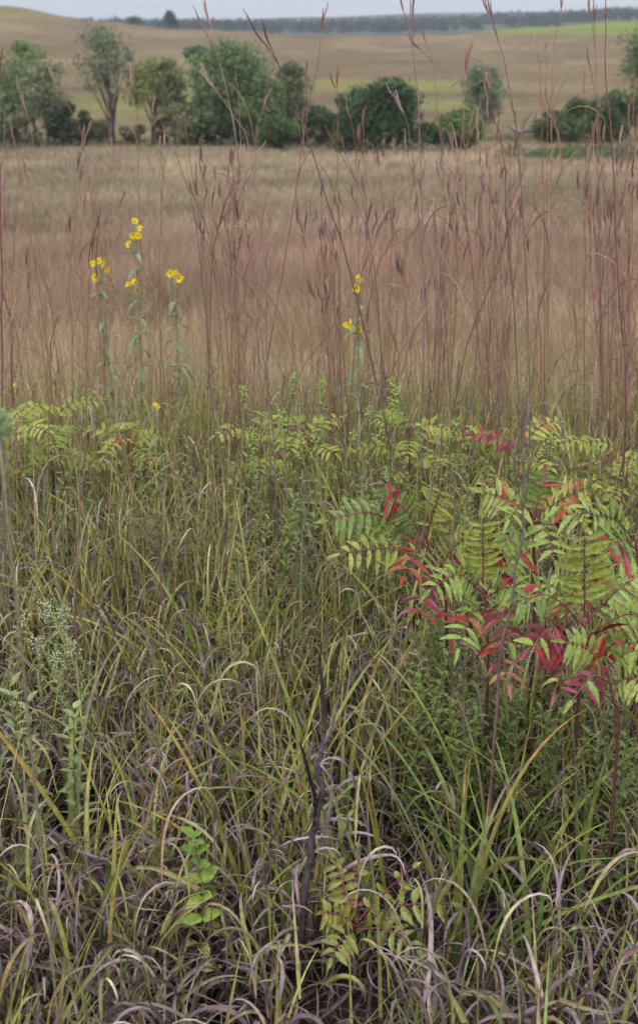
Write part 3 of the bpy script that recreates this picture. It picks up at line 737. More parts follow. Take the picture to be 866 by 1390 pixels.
# shrubs farther back at the edge of the slope
BACK = [(22, 560, 3.75, 'yellow-green sumac shrub at the left border behind the fuzzy seed head', 0.0), (66, 558, 3.9, 'bright green sumac shrub left of the orange-brown spike', 0.02),
        (352, 560, 4.0, 'green sumac shrub hidden behind the left budding plants', .05),
        (408, 568, 3.8, 'green sumac shrub with a red leaf behind the middle budding plants', .12), 
        (556, 556, 3.8, 'green sumac shrub just right of the round green buds', .03), 
        (636, 572, 4.1, 'small green sumac shrub below the dense bluestem stand', .1), (706, 590, 3.6, 'sumac shrub with some magenta leaves behind the near thick stalk', .3),
        (818, 600, 3.8, 'green sumac shrub left of the right border at the slope edge', .08),
        (852, 606, 3.6, 'green sumac shrub at the right border below the dense stalks', .05),
        (176, 572, 4.1, 'green sumac shrub at the foot of the tallest yellow flower plant', .03)]
for px, py, d, lab, red in BACK:
    top = P(px, py+18, d); z0 = gz(top[0], d); b = np.array([top[0]+random.uniform(-.03, .03), d, z0])
    r_ = sumac(b, [(top*.5+b*.5)+np.array([random.uniform(-.02, .02), 0, 0]), top], .004, lab, None)
    n = 6 if px > 690 else 9; a0 = random.uniform(0, 6)
    for k in range(n):
        a = a0+k*2.4; t = 1-.35*k/n; o = b+(top-b)*t
        R = random.uniform(.10, .17); tip = o+np.array([math.cos(a)*R, math.sin(a)*R, random.uniform(-.02, .07)])
        compound_leaf(r_, o, tip, (0, -.35, 1), b, pairs=5, ll=.05, lw=.0135, red=red*.4, allred=SM if random.random() < red*.5 else None, green=[(136, 156, 66), (124, 148, 60), (148, 162, 74)], arch=.18)

# ------------------------------------------------------------------ leafy forbs
def forb(base, top, label, name='leafy_forb', cat='wild plant', group=None, nl=34, ll=.045, lw=.009, col=((96, 122, 66), (110, 136, 72)), stemc=(96, 110, 70), spread=1.0, up=.5, buds=None, budc=None, budr=.0032, budspread=.025, budh=.2, lean=0, mat=None, rad=.0017, leafstart=.05):
    base = np.asarray(base, float); top = np.asarray(top, float); H = np.linalg.norm(top-base)
    root = empty(name, base, label, cat, group)
    mid = (base+top)/2+np.array([random.gauss(0, .02), random.gauss(0, .02), 0])
    sp = spline([base, mid, top], 16)
    g = G(); tube(g, sp, np.linspace(rad, rad*.45, 16), lin(stemc), 5); g.build('stem', M_stem, root, base)
    g = G()
    for k in range(nl):
        t = leafstart+(1-leafstart)*(k+.5)/nl; f = t*15; i = min(int(f), 14); p = sp[i]+(sp[i+1]-sp[i])*(f-i)
        a = k*2.4+random.uniform(-.3, .3)
        s = ll*(1.1-.5*t)*random.uniform(.8, 1.2)*spread
        leaf(g, p, [math.cos(a), math.sin(a), up+random.uniform(-.2, .3)], [0, 0, 1], s, lw*random.uniform(.8, 1.2), lin(col[0])*(1-t)+lin(col[1])*t*random.uniform(.85, 1.15), droop=random.uniform(.0, .45), fold=.2, S=4, wmax=.4)
    g.build('leaves', mat or M_leaf, root, base)
    if buds:
        g = G()
        for k in range(buds):
            t = 1-budh*random.random()**1.2; f = t*15; i = min(int(f), 14); p = sp[i]+(sp[i+1]-sp[i])*(f-i)
            a = random.uniform(0, 2*PI); R = budspread*random.random()*(1.25-t*.9+.15)
            q = p+np.array([math.cos(a)*R, math.sin(a)*R, R*.6+random.uniform(-.004, .006)])
            blob(g, q, budr*random.uniform(.75, 1.2), lin(budc)*random.uniform(.8, 1.2), (1, 1, 1.2))
            if k % 3 == 0: tube(g, [p, q], .0006, lin(stemc), 3, False)
        g.build('bud_cluster', M_seed, root, base)
    return root
def forb_px(px, py, d, label, lean=None, **k):
    top = P(px, py, d); lean = random.gauss(0, .05) if lean is None else lean
    b = np.array([top[0]+lean, d+random.gauss(0, .03), 0]); b[2] = gz(b[0], b[1])
    return forb(b, top, label, **k)

BUD = [(329, 524, 3.7, 'budding plant with a small green plume at the left of its row'), (399, 506, 3.75, 'tallest budding plant with a broad pale green plume'), (437, 516, 3.8, 'budding plant with stacked round buds right of the tallest plume'),
       (382, 556, 3.5, 'short budding plant below and left of the tallest plume'), (431, 570, 3.4, 'budding plant with a dense bud tuft under the stacked round buds'), (408, 588, 3.3, 'low budding plant in front of the middle tuft'),
       (362, 558, 3.6, 'thin budding plant left of the short one'), (531, 514, 3.6, 'budding plant with a small plume beside the round-budded one'), (541, 526, 3.55, 'budding plant topped by a round pale green knob'),
       (500, 552, 3.6, 'slim budding plant left of the knobbed one'), (516, 574, 3.4, 'budding plant with a yellow-green tuft in mid meadow'), (480, 586, 3.4, 'small budding plant right of the low middle one'),
       (566, 576, 3.4, 'budding plant with few buds right of the yellow-green tuft'), (620, 566, 3.4, 'budding plant among red-purple stems'), (637, 578, 3.3, 'budding plant before the bluestem stand'),
       (752, 588, 3.2, 'budding plant behind the sumac shrubs'), (738, 600, 3.1, 'short budding plant next to the sumac tops'), (346, 586, 3.4, 'small pale-tipped budding plant at the left end of the row'), (585, 612, 3.2, 'low budding plant near the left sumac')]
for px, py, d, lab in BUD:
    forb_px(px, py+3, d, lab, name='budding_forb', cat='budding plant', group='pale green budding plants at the slope edge', buds=60 if py < 530 else 34, budc=(160, 176, 104), budr=.0030, budspread=.022, budh=.09, col=((92, 116, 66), (120, 142, 80)), nl=30, ll=.04, lw=.008)
# leafy, unbranched green plants
zones = [(560, 720, 790, 960, 30, 2.35, 2.75, 'leafy green forb in the patch beneath the left sumacs'), (450, 640, 610, 700, 26, 3.0, 3.5, 'leafy green forb in the patch left of the sumac tops'),
         (730, 866, 905, 1010, 14, 2.2, 2.5, 'leafy green forb in the patch beneath the large sumac'), (300, 450, 600, 680, 12, 3.0, 3.5, 'leafy green forb in the patch below the budding plants'),
         (60, 300, 600, 640, 12, 3.2, 3.9, 'leafy green forb scattered in the left meadow edge'), (640, 866, 600, 660, 14, 3.0, 3.6, 'leafy green forb in the patch behind the sumac tops'), (330, 375, 700, 780, 4, 2.8, 3.0, 'feathery pale green forb in the middle meadow')]
for x0, x1, y0, y1, n, d0, d1, lab in zones:
    for k in range(n):
        u = random.random(); py = y0+(y1-y0)*u
        lush = (50, .036, .009) if x0 != 330 else (70, .03, .005)
        forb_px(random.uniform(x0, x1), py, d1+(d0-d1)*u, lab, group='leafy forbs, '+lab.split(' in the ')[-1].split('scattered ')[-1], nl=lush[0], ll=lush[1]*random.uniform(.9, 1.5), lw=lush[2]*random.uniform(.8, 1.3),
                col=random.choice([((90, 108, 54), (116, 134, 66)), ((84, 102, 54), (104, 124, 62)), ((104, 118, 64), (128, 140, 78))]), up=random.uniform(.4, .9))
# white-budded plants, left
for px, py, d, nb, lab in [(62, 822, 2.62, 150, 'bushy plant topped with a flat cluster of white buds at left'), (86, 832, 2.6, 120, 'white-budded plant leaning right beside the bushy white one'),
                       (34, 838, 2.62, 50, 'white-budded plant with a thin cluster at the far left'), (50, 868, 2.5, 60, 'grey-green plant with few white buds in front of the bushy one'), (96, 872, 2.5, 40, 'small white-tipped plant right of the white-budded group'), (74, 890, 2.45, 40, 'small silvery plant at the foot of the white-budded group')]:
    forb_px(px, py, d, lab, name='white_budded_plant', cat='flowering plant', group='white-budded plants in the left meadow', buds=nb, budc=(190, 196, 164), budr=.0016, budspread=.034, budh=.08, nl=70, ll=.034, lw=.006, col=((96, 118, 70), (132, 150, 104)), stemc=(120, 134, 96), up=.7)
for px, py, d, lab in [(38, 950, 2.3, 'silvery green leafy plant low at the left border'), (100, 960, 2.25, 'soft green leafy plant right of the silvery one at left'), (14, 930, 2.4, 'leafy grey-green plant touching the left border')]:
    forb_px(px, py, d, lab, group='low leafy plants at left', nl=46, ll=.06, lw=.013, col=((102, 120, 70), (136, 150, 98)), up=.5)

# bright green plant with paired leaves, bottom left
top = P(263, 1132, 1.93); b = np.array([P(284, 1300, 1.93)[0], 1.93, 0]); b[2] = gz(b[0], b[1])
root = empty('paired_leaf_plant', b, 'bright lime green plant with nibbled paired leaves low at the left', 'wild plant')
sp = spline([b, b*.65+top*.35+np.array([-.009, 0, 0]), b*.3+top*.7+np.array([.008, -.01, 0]), top], 16)
g = G(); tube(g, sp, np.linspace(.0022, .0012, 16), lin((120, 116, 96)), 6); g.build('stem', M_stem, root, b)
for k, (t, s) in enumerate([(.28, .03), (.41, .034), (.55, .036), (.66, .034), (.75, .032), (.83, .029), (.90, .027), (.95, .024), (.99, .02)]):
    f = t*15; i = int(f); p = sp[i]+(sp[i+1]-sp[i])*(f-i)
    for sg in (-1, 1):
        if k == 0 and sg < 0: continue
        cc = lin((190, 196, 120)) if k < 2 else lin((156, 182, 84)) if k < 5 else lin((124, 160, 74))
        g = G(); a = .35*sg+(k % 2)*1.0*sg+random.uniform(-.45, .45)
        leaf(g, p, [sg*math.cos(a*.75)*random.uniform(.8, 1), -.35-.5*(k % 2)+random.uniform(-.3, .3), .28+.5*(k > 3)+random.uniform(-.25, .3)], [random.uniform(-.4, .4), -.6, 1], s*random.uniform(1.3, 1.75), s*random.uniform(.55, .75), cc*random.uniform(.9, 1.1), droop=.1, fold=.22, S=9, wmax=.34, serr=.05)
        g.build('leaf', M_leaf, root, b)
# fallen pale leaf by it
g = G(); pp = P(296, 1262, 2.02); leaf(g, pp-np.array([.02, 0, 0]), [1, .1, .15], [0, -.7, .7], .045, .028, lin((186, 190, 120)), lin((196, 170, 90)), droop=.3, fold=.2, S=7)
tag(g.build('fallen_leaf', M_leaf, None, pp), 'pale yellow leaf caught in the grass below the lime green plant', 'leaf')

# charred stem
cpts = [P(404, 1330, 1.95), P(408, 1270, 1.96), P(418, 1190, 1.98), P(428, 1120, 2.0), P(436, 1075, 2.01), P(432, 1040, 2.02), P(439, 1000, 2.03), P(438, 950, 2.04), P(434, 900, 2.05), P(437, 872, 2.05)]
b = cpts[0].copy(); b[2] = gz(b[0], b[1]); cpts[0] = b
root = empty('charred_stem', b, 'blackened bare woody stem with two short forks rising from the bottom grass', 'dead stem')
sp = spline(cpts, 40); sp[1:-1] += rng.normal(0, .0016, (38, 3)); rr_ = np.interp(np.linspace(0, 1, 40), [0, .5, .8, 1], [.0070, .0054, .0033, .0016])*(1+rng.normal(0, .07, 40))
n_ = fbm(np.linspace(0, 9, 40), np.zeros(40)+3); cc = lin((62, 56, 60))*(.5+1.1*n_[:, None]); cc[18:28] = cc[18:28]*1.7; cc[29:] = lin((44, 36, 36))
g = G(); tube(g, sp, rr_, cc, 8); g.build('stem', M_char, root, b)
for pts, r0, c_, in [([P(427, 1125, 2.0), P(428, 1085, 2.0), P(421, 1058, 1.99), P(414, 1030, 1.98), P(407, 1008, 1.98)], .0042, (36, 32, 32)), ([P(439, 1012, 2.03), P(446, 1000, 2.02), P(453, 978, 2.02), P(457, 960, 2.02), P(462, 943, 2.02)], .0030, (110, 104, 108))]:
    g = G(); s2_ = spline(pts, 14); tube(g, s2_, np.linspace(r0, r0*.45, 14)*(1+rng.normal(0, .08, 14)), lin(c_), 6)
    for _ in range(3):
        q = s2_[random.randint(4, 12)]; tube(g, [q, q+np.array([random.uniform(-.008, .008), 0, random.uniform(.004, .012)])], [.0012, .0005], lin(c_), 4)
    g.build('fork', M_char, root, b)

# fuzzy seed head at the left border (close, out of focus)
hc = P(-2, 575, 1.35); b = np.array([hc[0]+.01, 1.35, 0]); b[2] = gz(b[0], b[1])
root = empty('fuzzy_seed_head_plant', b, 'close blurred plant with a fuzzy grey-green seed head at the left border', 'seed head')
g = G(); tube(g, spline([b, (b+hc)/2+np.array([.004, 0, 0]), hc], 12), .0016, lin((128, 116, 100)), 6); g.build('stem', M_stem, root, b)
g = G()
for k in range(420):
    a = random.uniform(0, 2*PI); u = random.uniform(-1, 1); s_ = math.sqrt(1-u*u); dr = np.array([s_*math.cos(a), s_*math.sin(a), u*1.15]); R = random.uniform(.005, .0125)
    p = hc+dr*R; c_ = lin(random.choice([(150, 170, 128), (132, 156, 118), (172, 186, 140)]))
    leaf(g, p, dr+np.array([0, 0, .4]), [0, -1, .3], .007, .003, c_, droop=0, fold=.1, S=2)
g.build('seed_head', M_seed, root, b)

# ------------------------------------------------------------------ yellow sunflowers
def flower(root, c, facing, r, org, bud=False):
    f = np.asarray(facing, float); f /= np.linalg.norm(f)
    a_ = np.cross(f, [0, 0, 1]); a_ /= np.linalg.norm(a_); b_ = np.cross(f, a_)
    g = G()
    for k in range(10):   # green bracts
        a = k*2*PI/10; d = a_*math.cos(a)+b_*math.sin(a)
        leaf(g, c-f*r*.35, d*.7+f*.55, f, r*.55, r*.22, lin((110, 130, 76)), droop=0, fold=.1, S=3)
    blob(g, c-f*r*.15, r*.26, lin((112, 132, 76)))
    if bud:
        o = g.build('flower_bud', M_leaf, root, org); return
    gp = G(); n = random.choice([10, 11, 12])
    for k in range(n):
        a = k*2*PI/n+random.uniform(-.12, .12); d = a_*math.cos(a)+b_*math.sin(a)
        y = lin((255, 224, 30))*random.uniform(.88, 1.0)
        leaf(gp, c+d*r*.12, d+f*random.uniform(.0, .55), f, r*random.uniform(.85, 1.15), r*.36, y, y*.92, droop=random.uniform(0, .25), fold=.12, S=4, wmax=.5)
    o = gp.build('flower_head', M_petal, root, org)
    gc = G(); blob(gc, c+f*r*.05, r*.19, lin((214, 172, 30)))
    for k in range(20):
        a = random.uniform(0, 2*PI); R = r*.2*math.sqrt(random.random()); q = c+f*r*.2+(a_*math.cos(a)+b_*math.sin(a))*R; blob(gc, q, r*.05, lin((206, 160, 30)))
    gc.build('flower_center', M_petal, o, org)
    g.build('bracts', M_leaf, o, org)
def sunflower(d, base, top, heads, label, nleaf=30, fr=.0155):
    topw = P(top[0], top[1], d); bx = P(base, 560, d)[0]; b = np.array([bx, d, gz(bx, d)])
    root = empty('yellow_sunflower_plant', b, label, 'sunflower plant', 'yellow sunflower plants')
    sp = spline([b, (b+topw)/2+np.array([.006, 0, 0]), topw], 20)
    g = G(); tube(g, sp, np.linspace(.005, .0024, 20), lin((132, 142, 112)), 6)
    for hx, hy, bud in heads:
        c = P(hx, hy, d); j = int(np.argmin(np.abs(sp[:, 2]-(c[2]-.05))))
        tube(g, spline([sp[j], (sp[j]+c)/2+np.array([(c[0]-sp[j][0])*.25, 0, -.008]), c], 6), .0013, lin((130, 142, 104)), 5)
    g.build('stem', M_stem, root, b)
    for k in range(nleaf):
        t = .2+.76*(k+random.uniform(-.3, .3))/nleaf; f = t*19; i = min(int(f), 18); p = sp[i]; a = k*2.4
        g = G()
        leaf(g, p, [math.cos(a), math.sin(a), .35], [0, 0, 1], random.uniform(.07, .13)*(1.2-.5*t), random.uniform(.014, .022), lin(random.choice([(112, 134, 96), (124, 142, 104), (134, 150, 116)])), droop=random.uniform(.3, .9), fold=.25, S=6)
        g.build('leaf', M_leaf, root, b)
    for hx, hy, bud in heads:
        d_ = np.array([random.uniform(-.9, .9), -1, random.uniform(-.3, 1.3)])
        flower(root, P(hx, hy, d+random.uniform(-.02, .02)), d_, fr*random.uniform(.8, 1.12) if not bud else .012, b, bud)
sunflower(4.7, 187, (184, 300), [(183, 300, 0), (191, 310, 0), (181, 319, 0), (187, 320, 0), (175, 323, 1), (175, 331, 0), (184, 342, 1), (175, 386, 0), (184, 383, 0), (187, 394, 0), (176, 399, 1)], 'tallest yellow sunflower plant with flowers at two levels', 46)
sunflower(4.7, 158, (135, 362), [(128, 357, 0), (134, 354, 0), (140, 357, 0), (146, 365, 0), (130, 376, 0), (153, 383, 1)], 'leftmost yellow sunflower plant leaning left with a bunch of blooms', 34)
sunflower(4.7, 240, (237, 374), [(232, 371, 0), (241, 369, 0), (244, 378, 0)], 'yellow sunflower plant with three blooms right of the tallest one', 30)
sunflower(4.6, 484, (485, 380), [(486, 378, 0), (484, 391, 0), (480, 398, 1), (469, 442, 0), (479, 437, 0), (487, 446, 0), (478, 446, 0)], 'yellow sunflower plant standing alone near the middle', 32)
sunflower(4.3, 22, (21, 524), [(21, 522, 0)], 'short plant with one yellow bloom in the left sumac', 8, .009)
sunflower(4.0, 214, (214, 556), [(211, 549, 0), (215, 553, 0)], 'short plant with two small yellow blooms low in the meadow grass', 8, .009)

# ------------------------------------------------------------------ conspicuous broad-bladed tufts
TUFT = [(660, 1245, 2.05, 'big tuft of broad green blades fanning out in the lower right', 16), (700, 1180, 2.2, 'broad green grass tuft behind the big lower right fan', 12), (560, 1210, 2.1, 'green tuft with two upright wide blades right of the small sumac', 8),
        (780, 1280, 2.0, 'wide-bladed green tuft near the lower right corner', 9), (155, 1180, 2.15, 'broad green tuft spreading left of the lime green plant', 11), (90, 1290, 2.0, 'green grass tuft in the lower left corner', 9),
        (320, 1110, 2.3, 'yellowing upright tuft left of the charred stem', 11), (240, 1060, 2.4, 'green tuft behind the lime green plant', 9), (470, 1010, 2.45, 'upright green tuft right of the charred stem tip', 9),
        (60, 1130, 2.25, 'green tuft with crossed blades at the left border', 9), (370, 1240, 2.05, 'low green tuft between the lime plant and the charred stem', 8), (840, 1150, 2.2, 'tall-bladed tuft at the lower right border', 9), (450, 760, 2.95, 'green tuft in the open middle meadow', 10), (300, 800, 2.85, 'yellow-green tuft in the centre left meadow', 10), (200, 720, 3.0, 'upright green tuft in the left meadow', 10)]
for px, py, d, lab, n in TUFT:
    x0 = (px-W0/2)*d/F/.97; b = np.array([x0, d, gz(x0, d)])
    root = empty('broad_grass_tuft', b, lab, 'grass tuft', 'broad-bladed grass tufts')
    for k in range(n):
        g = G(); a = random.uniform(0, 2*PI)
        c0 = lin(random.choice([(110, 134, 70), (98, 124, 68), (122, 140, 70), (132, 144, 72)])); c1 = lin(random.choice([(140, 152, 80), (150, 140, 76), (124, 146, 76), (170, 130, 70), (140, 120, 110)]))
        off = np.array([math.sin(a), math.cos(a), 0])*.015
        blades(g, (b+off)[None], [a+random.gauss(0, .3)], [random.uniform(.05, .6)], [random.uniform(.1, 1.5)], [random.uniform(.38, .66)], [random.uniform(.008, .0135)], c0, c1, S=14, curl=[random.gauss(0, .4)], tw0=[random.uniform(-.5, .5)], tw1=[random.gauss(0, .9)], fold=.4, wig=.04, p=1.8)
        g.build('blade', M_blade, root, b)

# ------------------------------------------------------------------ trees
def tree(px, base_row, top_row, x0, x1, d, label, name='creek_tree', cat='tree', cols=((84, 104, 66), (70, 92, 56)), trunk=True, leaves=7000, lobes=14, ls=.20, airy=0., crown_low=None, group='trees along the creek', lean=0, bark=(74, 66, 64), conic=False, seed=None):
    b = P(px, base_row, d); b[2] = gz(b[0], d)-.1
    t = P(px, top_row, d); H = t[2]-b[2]
    xa = P(x0, base_row, d)[0]; xb = P(x1, base_row, d)[0]; cx = (xa+xb)/2; Rw = (xb-xa)/2
    low = H*.15 if crown_low is None else P(px, crown_low, d)[2]-b[2]
    root = empty(name, b, label, cat, group)
    gt = G(); gc = G()
    bc = lin(bark)
    topc = np.array([cx, d, b[2]+H*.72])
    tr = max(.09, H*.018)
    sp = spline([b, b+np.array([random.uniform(-.1, .1)*tr*4, 0, H*.3]), topc], 10)
    tube(gt, sp, np.linspace(tr, tr*.3, 10), bc, 7)
    for k in range(lobes):
        u = (k+.5)/lobes; zz = low+(H-low)*(.12+.78*random.random())
        v = (zz-low)/(H-low)
        prof = (1-v)**.8 if conic else math.sqrt(max(.05, 1-(2*v-.85)**2*.8))
        a = random.uniform(0, 2*PI); R = Rw*prof*math.sqrt(random.random())*.78
        c = np.array([cx+R*math.cos(a), d+R*math.sin(a), b[2]+zz])
        lr = min(Rw*random.uniform(.40, .68)*(.65+.35*prof), (H-low)*.46)
        if k == 0: c = np.array([cx+random.uniform(-.2, .2)*Rw, d, b[2]+H-lr*.75])
        c[2] = min(c[2], b[2]+H-lr*.7)
        i = int(np.clip(v*5+2, 2, 8)); s = sp[i]
        tube(gt, spline([s, (s+c)/2+np.array([0, 0, -.12*lr]), c], 6), np.linspace(tr*.4, tr*.08, 6), bc, 5)
        n = int(leaves/lobes)
        q = rng.normal(size=(n, 3)); q /= np.linalg.norm(q, axis=1)[:, None]
        rad_ = rng.random(n)**(.45)
        q = q*rad_[:, None]*lr*np.array([1.15, 1.15, .85])
        q *= (1+.35*(vnoise(q[:, 0]*2/lr+k*7, q[:, 2]*2/lr+k*3)-.5))[:, None]
        fr_ = 5.0/Rw if Rw > 2.5 else 2.0
        nn = .5*vnoise(q[:, 0]*fr_+k*5, q[:, 2]*fr_+q[:, 1]*fr_+k)+.5*vnoise(q[:, 0]*fr_*3+k*5, q[:, 2]*fr_*3+q[:, 1]*fr_*2+k)
        keep = nn > .38+airy*.45
        q = q[keep]+c; n = len(q)
        u1 = rng.normal(size=(n, 3)); u1 /= np.linalg.norm(u1, axis=1)[:, None]; u2 = np.cross(u1, rng.normal(size=(n, 3))); u2 /= np.linalg.norm(u2, axis=1)[:, None]
        sz = ls*rng.uniform(.5, 1.2, (n, 1))
        V = np.stack([q-u1*sz, q-u2*sz*.5, q+u1*sz, q+u2*sz*.5], 1)
        lc = lin(cols[0]) if random.random() < .5 else lin(cols[1])
        lc = (lc*.85+lc.mean()*.15)*np.array([1.16, 1.03, .95])+.003
        cc = lc*1.6*random.uniform(.78, 1.25)*(1+rng.uniform(-.28, .28, (n, 1)))
        gc.add(V, (np.arange(n)*4)[:, None]+np.arange(4)[None], c=np.repeat(cc, 4, 0))
    if trunk: gt.build('trunk', M_bark, root, b)
    else: gt.build('branches', M_bark, root, b)
    gc.build('crown', M_crown, root, b, smooth=False)
D1 = 125
tree(22, 190, 62, -40, 70, D1+4, 'big leafy tree cut by the left border', cols=((96, 116, 82), (84, 108, 68)), leaves=9000, lobes=20, crown_low=180)
tree(48, 190, 55, 15, 66, D1+10, 'rounded green tree top rising behind the left border tree', cols=((84, 112, 58), (92, 118, 66)), leaves=5000, crown_low=140)
tree(66, 190, 78, 40, 100, D1, 'pale grey-green tree with a leaning trunk left of the lone tall tree', cols=((108, 122, 94), (98, 114, 84)), leaves=6000, lobes=16, crown_low=165, airy=.25)
tree(86, 191, 138, 62, 112, D1-3, 'dark rounded shrub under the pale grey-green tree', name='creek_shrub', cat='shrub', cols=((56, 70, 54), (48, 62, 50)), trunk=False, leaves=4000, lobes=10, crown_low=189)
tree(118, 191, 150, 100, 134, D1-3, 'small dark shrub left of the lone tree trunk', name='creek_shrub', cat='shrub', cols=((58, 72, 52), (52, 64, 50)), trunk=False, leaves=2200, lobes=7, crown_low=189)
tree(155, 192, 36, 108, 188, D1, 'lone tall airy tree with a bare dark trunk', cols=((94, 112, 88), (84, 102, 80)), leaves=6500, lobes=22, crown_low=128, airy=.35, ls=.18, bark=(70, 62, 66))
tree(190, 192, 170, 178, 202, D1-2, 'low green bush at the foot of the olive tree', name='creek_shrub', cat='shrub', cols=((78, 92, 62), (70, 88, 58)), trunk=False, leaves=1200, lobes=6, crown_low=190)
tree(208, 192, 76, 184, 252, D1+2, 'olive green tree with dark trunks left of the largest tree', cols=((104, 118, 66), (90, 106, 62)), leaves=7000, lobes=16, crown_low=170, airy=.12)
tree(238, 192, 92, 215, 262, D1, 'grey-green airy tree touching the largest tree', cols=((106, 118, 88), (96, 110, 76)), leaves=4500, lobes=12, crown_low=176, airy=.25)
tree(300, 196, 58, 248, 368, D1, 'largest dense green tree of the creek line', cols=((76, 104, 66), (88, 114, 74)), leaves=17000, lobes=30, crown_low=190)
tree(272, 195, 62, 250, 300, D1+3, 'blue-green tree top behind the left side of the largest tree', cols=((76, 108, 82), (70, 100, 72)), leaves=5000, lobes=12, crown_low=150)
tree(342, 195, 95, 318, 385, D1-2, 'green tree leaning on the right side of the largest tree', cols=((82, 108, 68), (74, 98, 60)), leaves=7000, lobes=16, crown_low=188)
tree(398, 195, 84, 370, 421, D1+2, 'olive and grey-green tree right of the largest tree', cols=((92, 108, 70), (84, 98, 76)), leaves=6000, lobes=15, crown_low=180, airy=.1)
tree(372, 202, 158, 340, 404, D1-8, 'dark green bush before the largest tree', name='creek_shrub', cat='shrub', cols=((70, 94, 54), (60, 84, 50)), trunk=False, leaves=3500, lobes=10, crown_low=200)
tree(432, 202, 145, 405, 460, D1-6, 'dark green bush between the largest and the dark round tree', name='creek_shrub', cat='shrub', cols=((64, 86, 56), (56, 76, 50)), trunk=False, leaves=3500, lobes=10, crown_low=200)
tree(512, 210, 108, 474, 566, D1-14, 'dark green round tree in the middle of the creek line', cols=((46, 72, 42), (40, 64, 38)), leaves=15000, lobes=28, crown_low=196)
tree(478, 205, 120, 458, 505, D1-10, 'dark blue-green tree joined to the left of the round tree', cols=((44, 68, 48), (50, 74, 46)), leaves=5000, lobes=12, crown_low=185)
tree(470, 207, 165, 450, 500, D1-15, 'low dark bush at the left foot of the dark round tree', name='creek_shrub', cat='shrub', cols=((60, 82, 48), (52, 72, 46)), trunk=False, leaves=2500, lobes=8, crown_low=205)
tree(620, 206, 150, 590, 655, D1-14, 'low round yellow-green bush right of the dark round tree', name='creek_shrub', cat='shrub', cols=((74, 98, 46), (66, 90, 46)), trunk=False, leaves=4500, lobes=12, crown_low=202)
tree(575, 206, 168, 556, 600, D1-13, 'small dark bush between the round tree and the yellow-green bush', name='creek_shrub', cat='shrub', cols=((58, 80, 46), (64, 84, 50)), trunk=False, leaves=2000, lobes=7, crown_low=204)
tree(650, 180, 90, 622, 678, D1+22, 'pale blue-green upright tree right of the low bush', cols=((88, 112, 86), (78, 104, 80)), leaves=8000, lobes=30, crown_low=174)
for px, y, x0, x1, c, lab in [(745, 150, 726, 766, ((72, 88, 60), (66, 84, 54)), 'dark bush behind the fallen log'),
                              (780, 132, 756, 804, ((60, 78, 50), (70, 90, 58)), 'dark green bushy tree right of the log'), (808, 132, 785, 838, ((66, 86, 54), (58, 76, 50)), 'dark green bushy tree third from the right border'),
                              (836, 120, 812, 862, ((62, 82, 52), (70, 90, 60)), 'dark green bushy tree second from the right border'), (868, 118, 845, 905, ((68, 88, 56), (60, 80, 50)), 'dark green bushy tree cut by the right border')]:
    tree(px, 196, y, x0, x1, D1-4+random.uniform(-3, 3), lab, cols=c, leaves=5500, lobes=15, crown_low=192)
tree(880, 180, 38, 834, 920, D1+18, 'tall grey-green tree at the right border above the bushes', cols=((86, 106, 70), (78, 98, 66)), leaves=9000, lobes=18, crown_low=120, airy=.1)
tree(181, 33, 23, 170, 193, 590, 'small round tree on the left hill crest', name='hill_tree', cols=((66, 84, 66), (60, 78, 62)), leaves=1500, lobes=8, ls=.5, crown_low=33, group='trees on the hill crest', trunk=True)
tree(232, 40, 14, 219, 244, 585, 'pointed dark tree on the hill crest left of the far woods', name='hill_tree', cols=((48, 66, 52), (54, 72, 56)), leaves=2500, lobes=12, ls=.5, crown_low=38, group='trees on the hill crest', conic=True)

US = [(-18, 150, 'first'), (12, 156, 'b'), (36, 148, 'c'), (134, 164, 'd'), (172, 172, 'e'), (222, 160, 'f'), (248, 156, 'g'), (262, 166, 'h'), (286, 160, 'i'), (322, 164, 'j'), (352, 170, 'k'), (392, 166, 'l'), (414, 160, 'm'), (446, 172, 'n'), (542, 178, 'o'), (596, 174, 'p'), (768, 158, 'u')]
for px, y, _ in US:
    reg = 'under the left creek trees' if px < 200 else 'under the largest green tree' if px < 430 else 'around the dark round tree' if px < 640 else 'beneath the right-hand creek trees'
    w_ = random.uniform(15, 26)
    tree(px, 194+random.uniform(-2, 3), y, px-w_, px+w_, D1-1+random.uniform(-4, 5), 'one of the low brushy shrubs '+reg, name='creek_shrub', cat='shrub', cols=random.choice([((84, 92, 68), (76, 86, 60)), ((70, 84, 56), (64, 78, 52)), ((98, 98, 80), (88, 92, 68))]), trunk=False, leaves=2200, lobes=7, crown_low=192, airy=.12, group='low brush '+reg)
# fallen log and brush at the creek
def log():
    b = P(735, 178, D1+2); b[2] = gz(b[0], b[1]); root = empty('fallen_log', b, 'grey fallen log with bare limbs lying by the creek', 'fallen log')
    g = G(); a = P(700, 172, D1+2); c = P(748, 168, D1+3); a[2] = gz(a[0], a[1])+.9; c[2] = gz(c[0], c[1])+1.1
    tube(g, spline([a, (a+c)/2+[0, 0, .15], c], 10), np.linspace(.22, .34, 10), lin((112, 106, 108)), 8); g.build('trunk', M_bark, root, b)
    g = G()
    for k in range(12):
        s = a+(c-a)*random.random(); e = s+np.array([random.uniform(-1.8, 1.8), random.uniform(-1, 1), random.uniform(-.8, 2.4)])
        tube(g, spline([s, (s+e)/2+[0, 0, .2], e], 6), np.linspace(.1, .03, 6), lin((86, 78, 76)), 5)
    g.build('limbs', M_bark, root, b)
log()

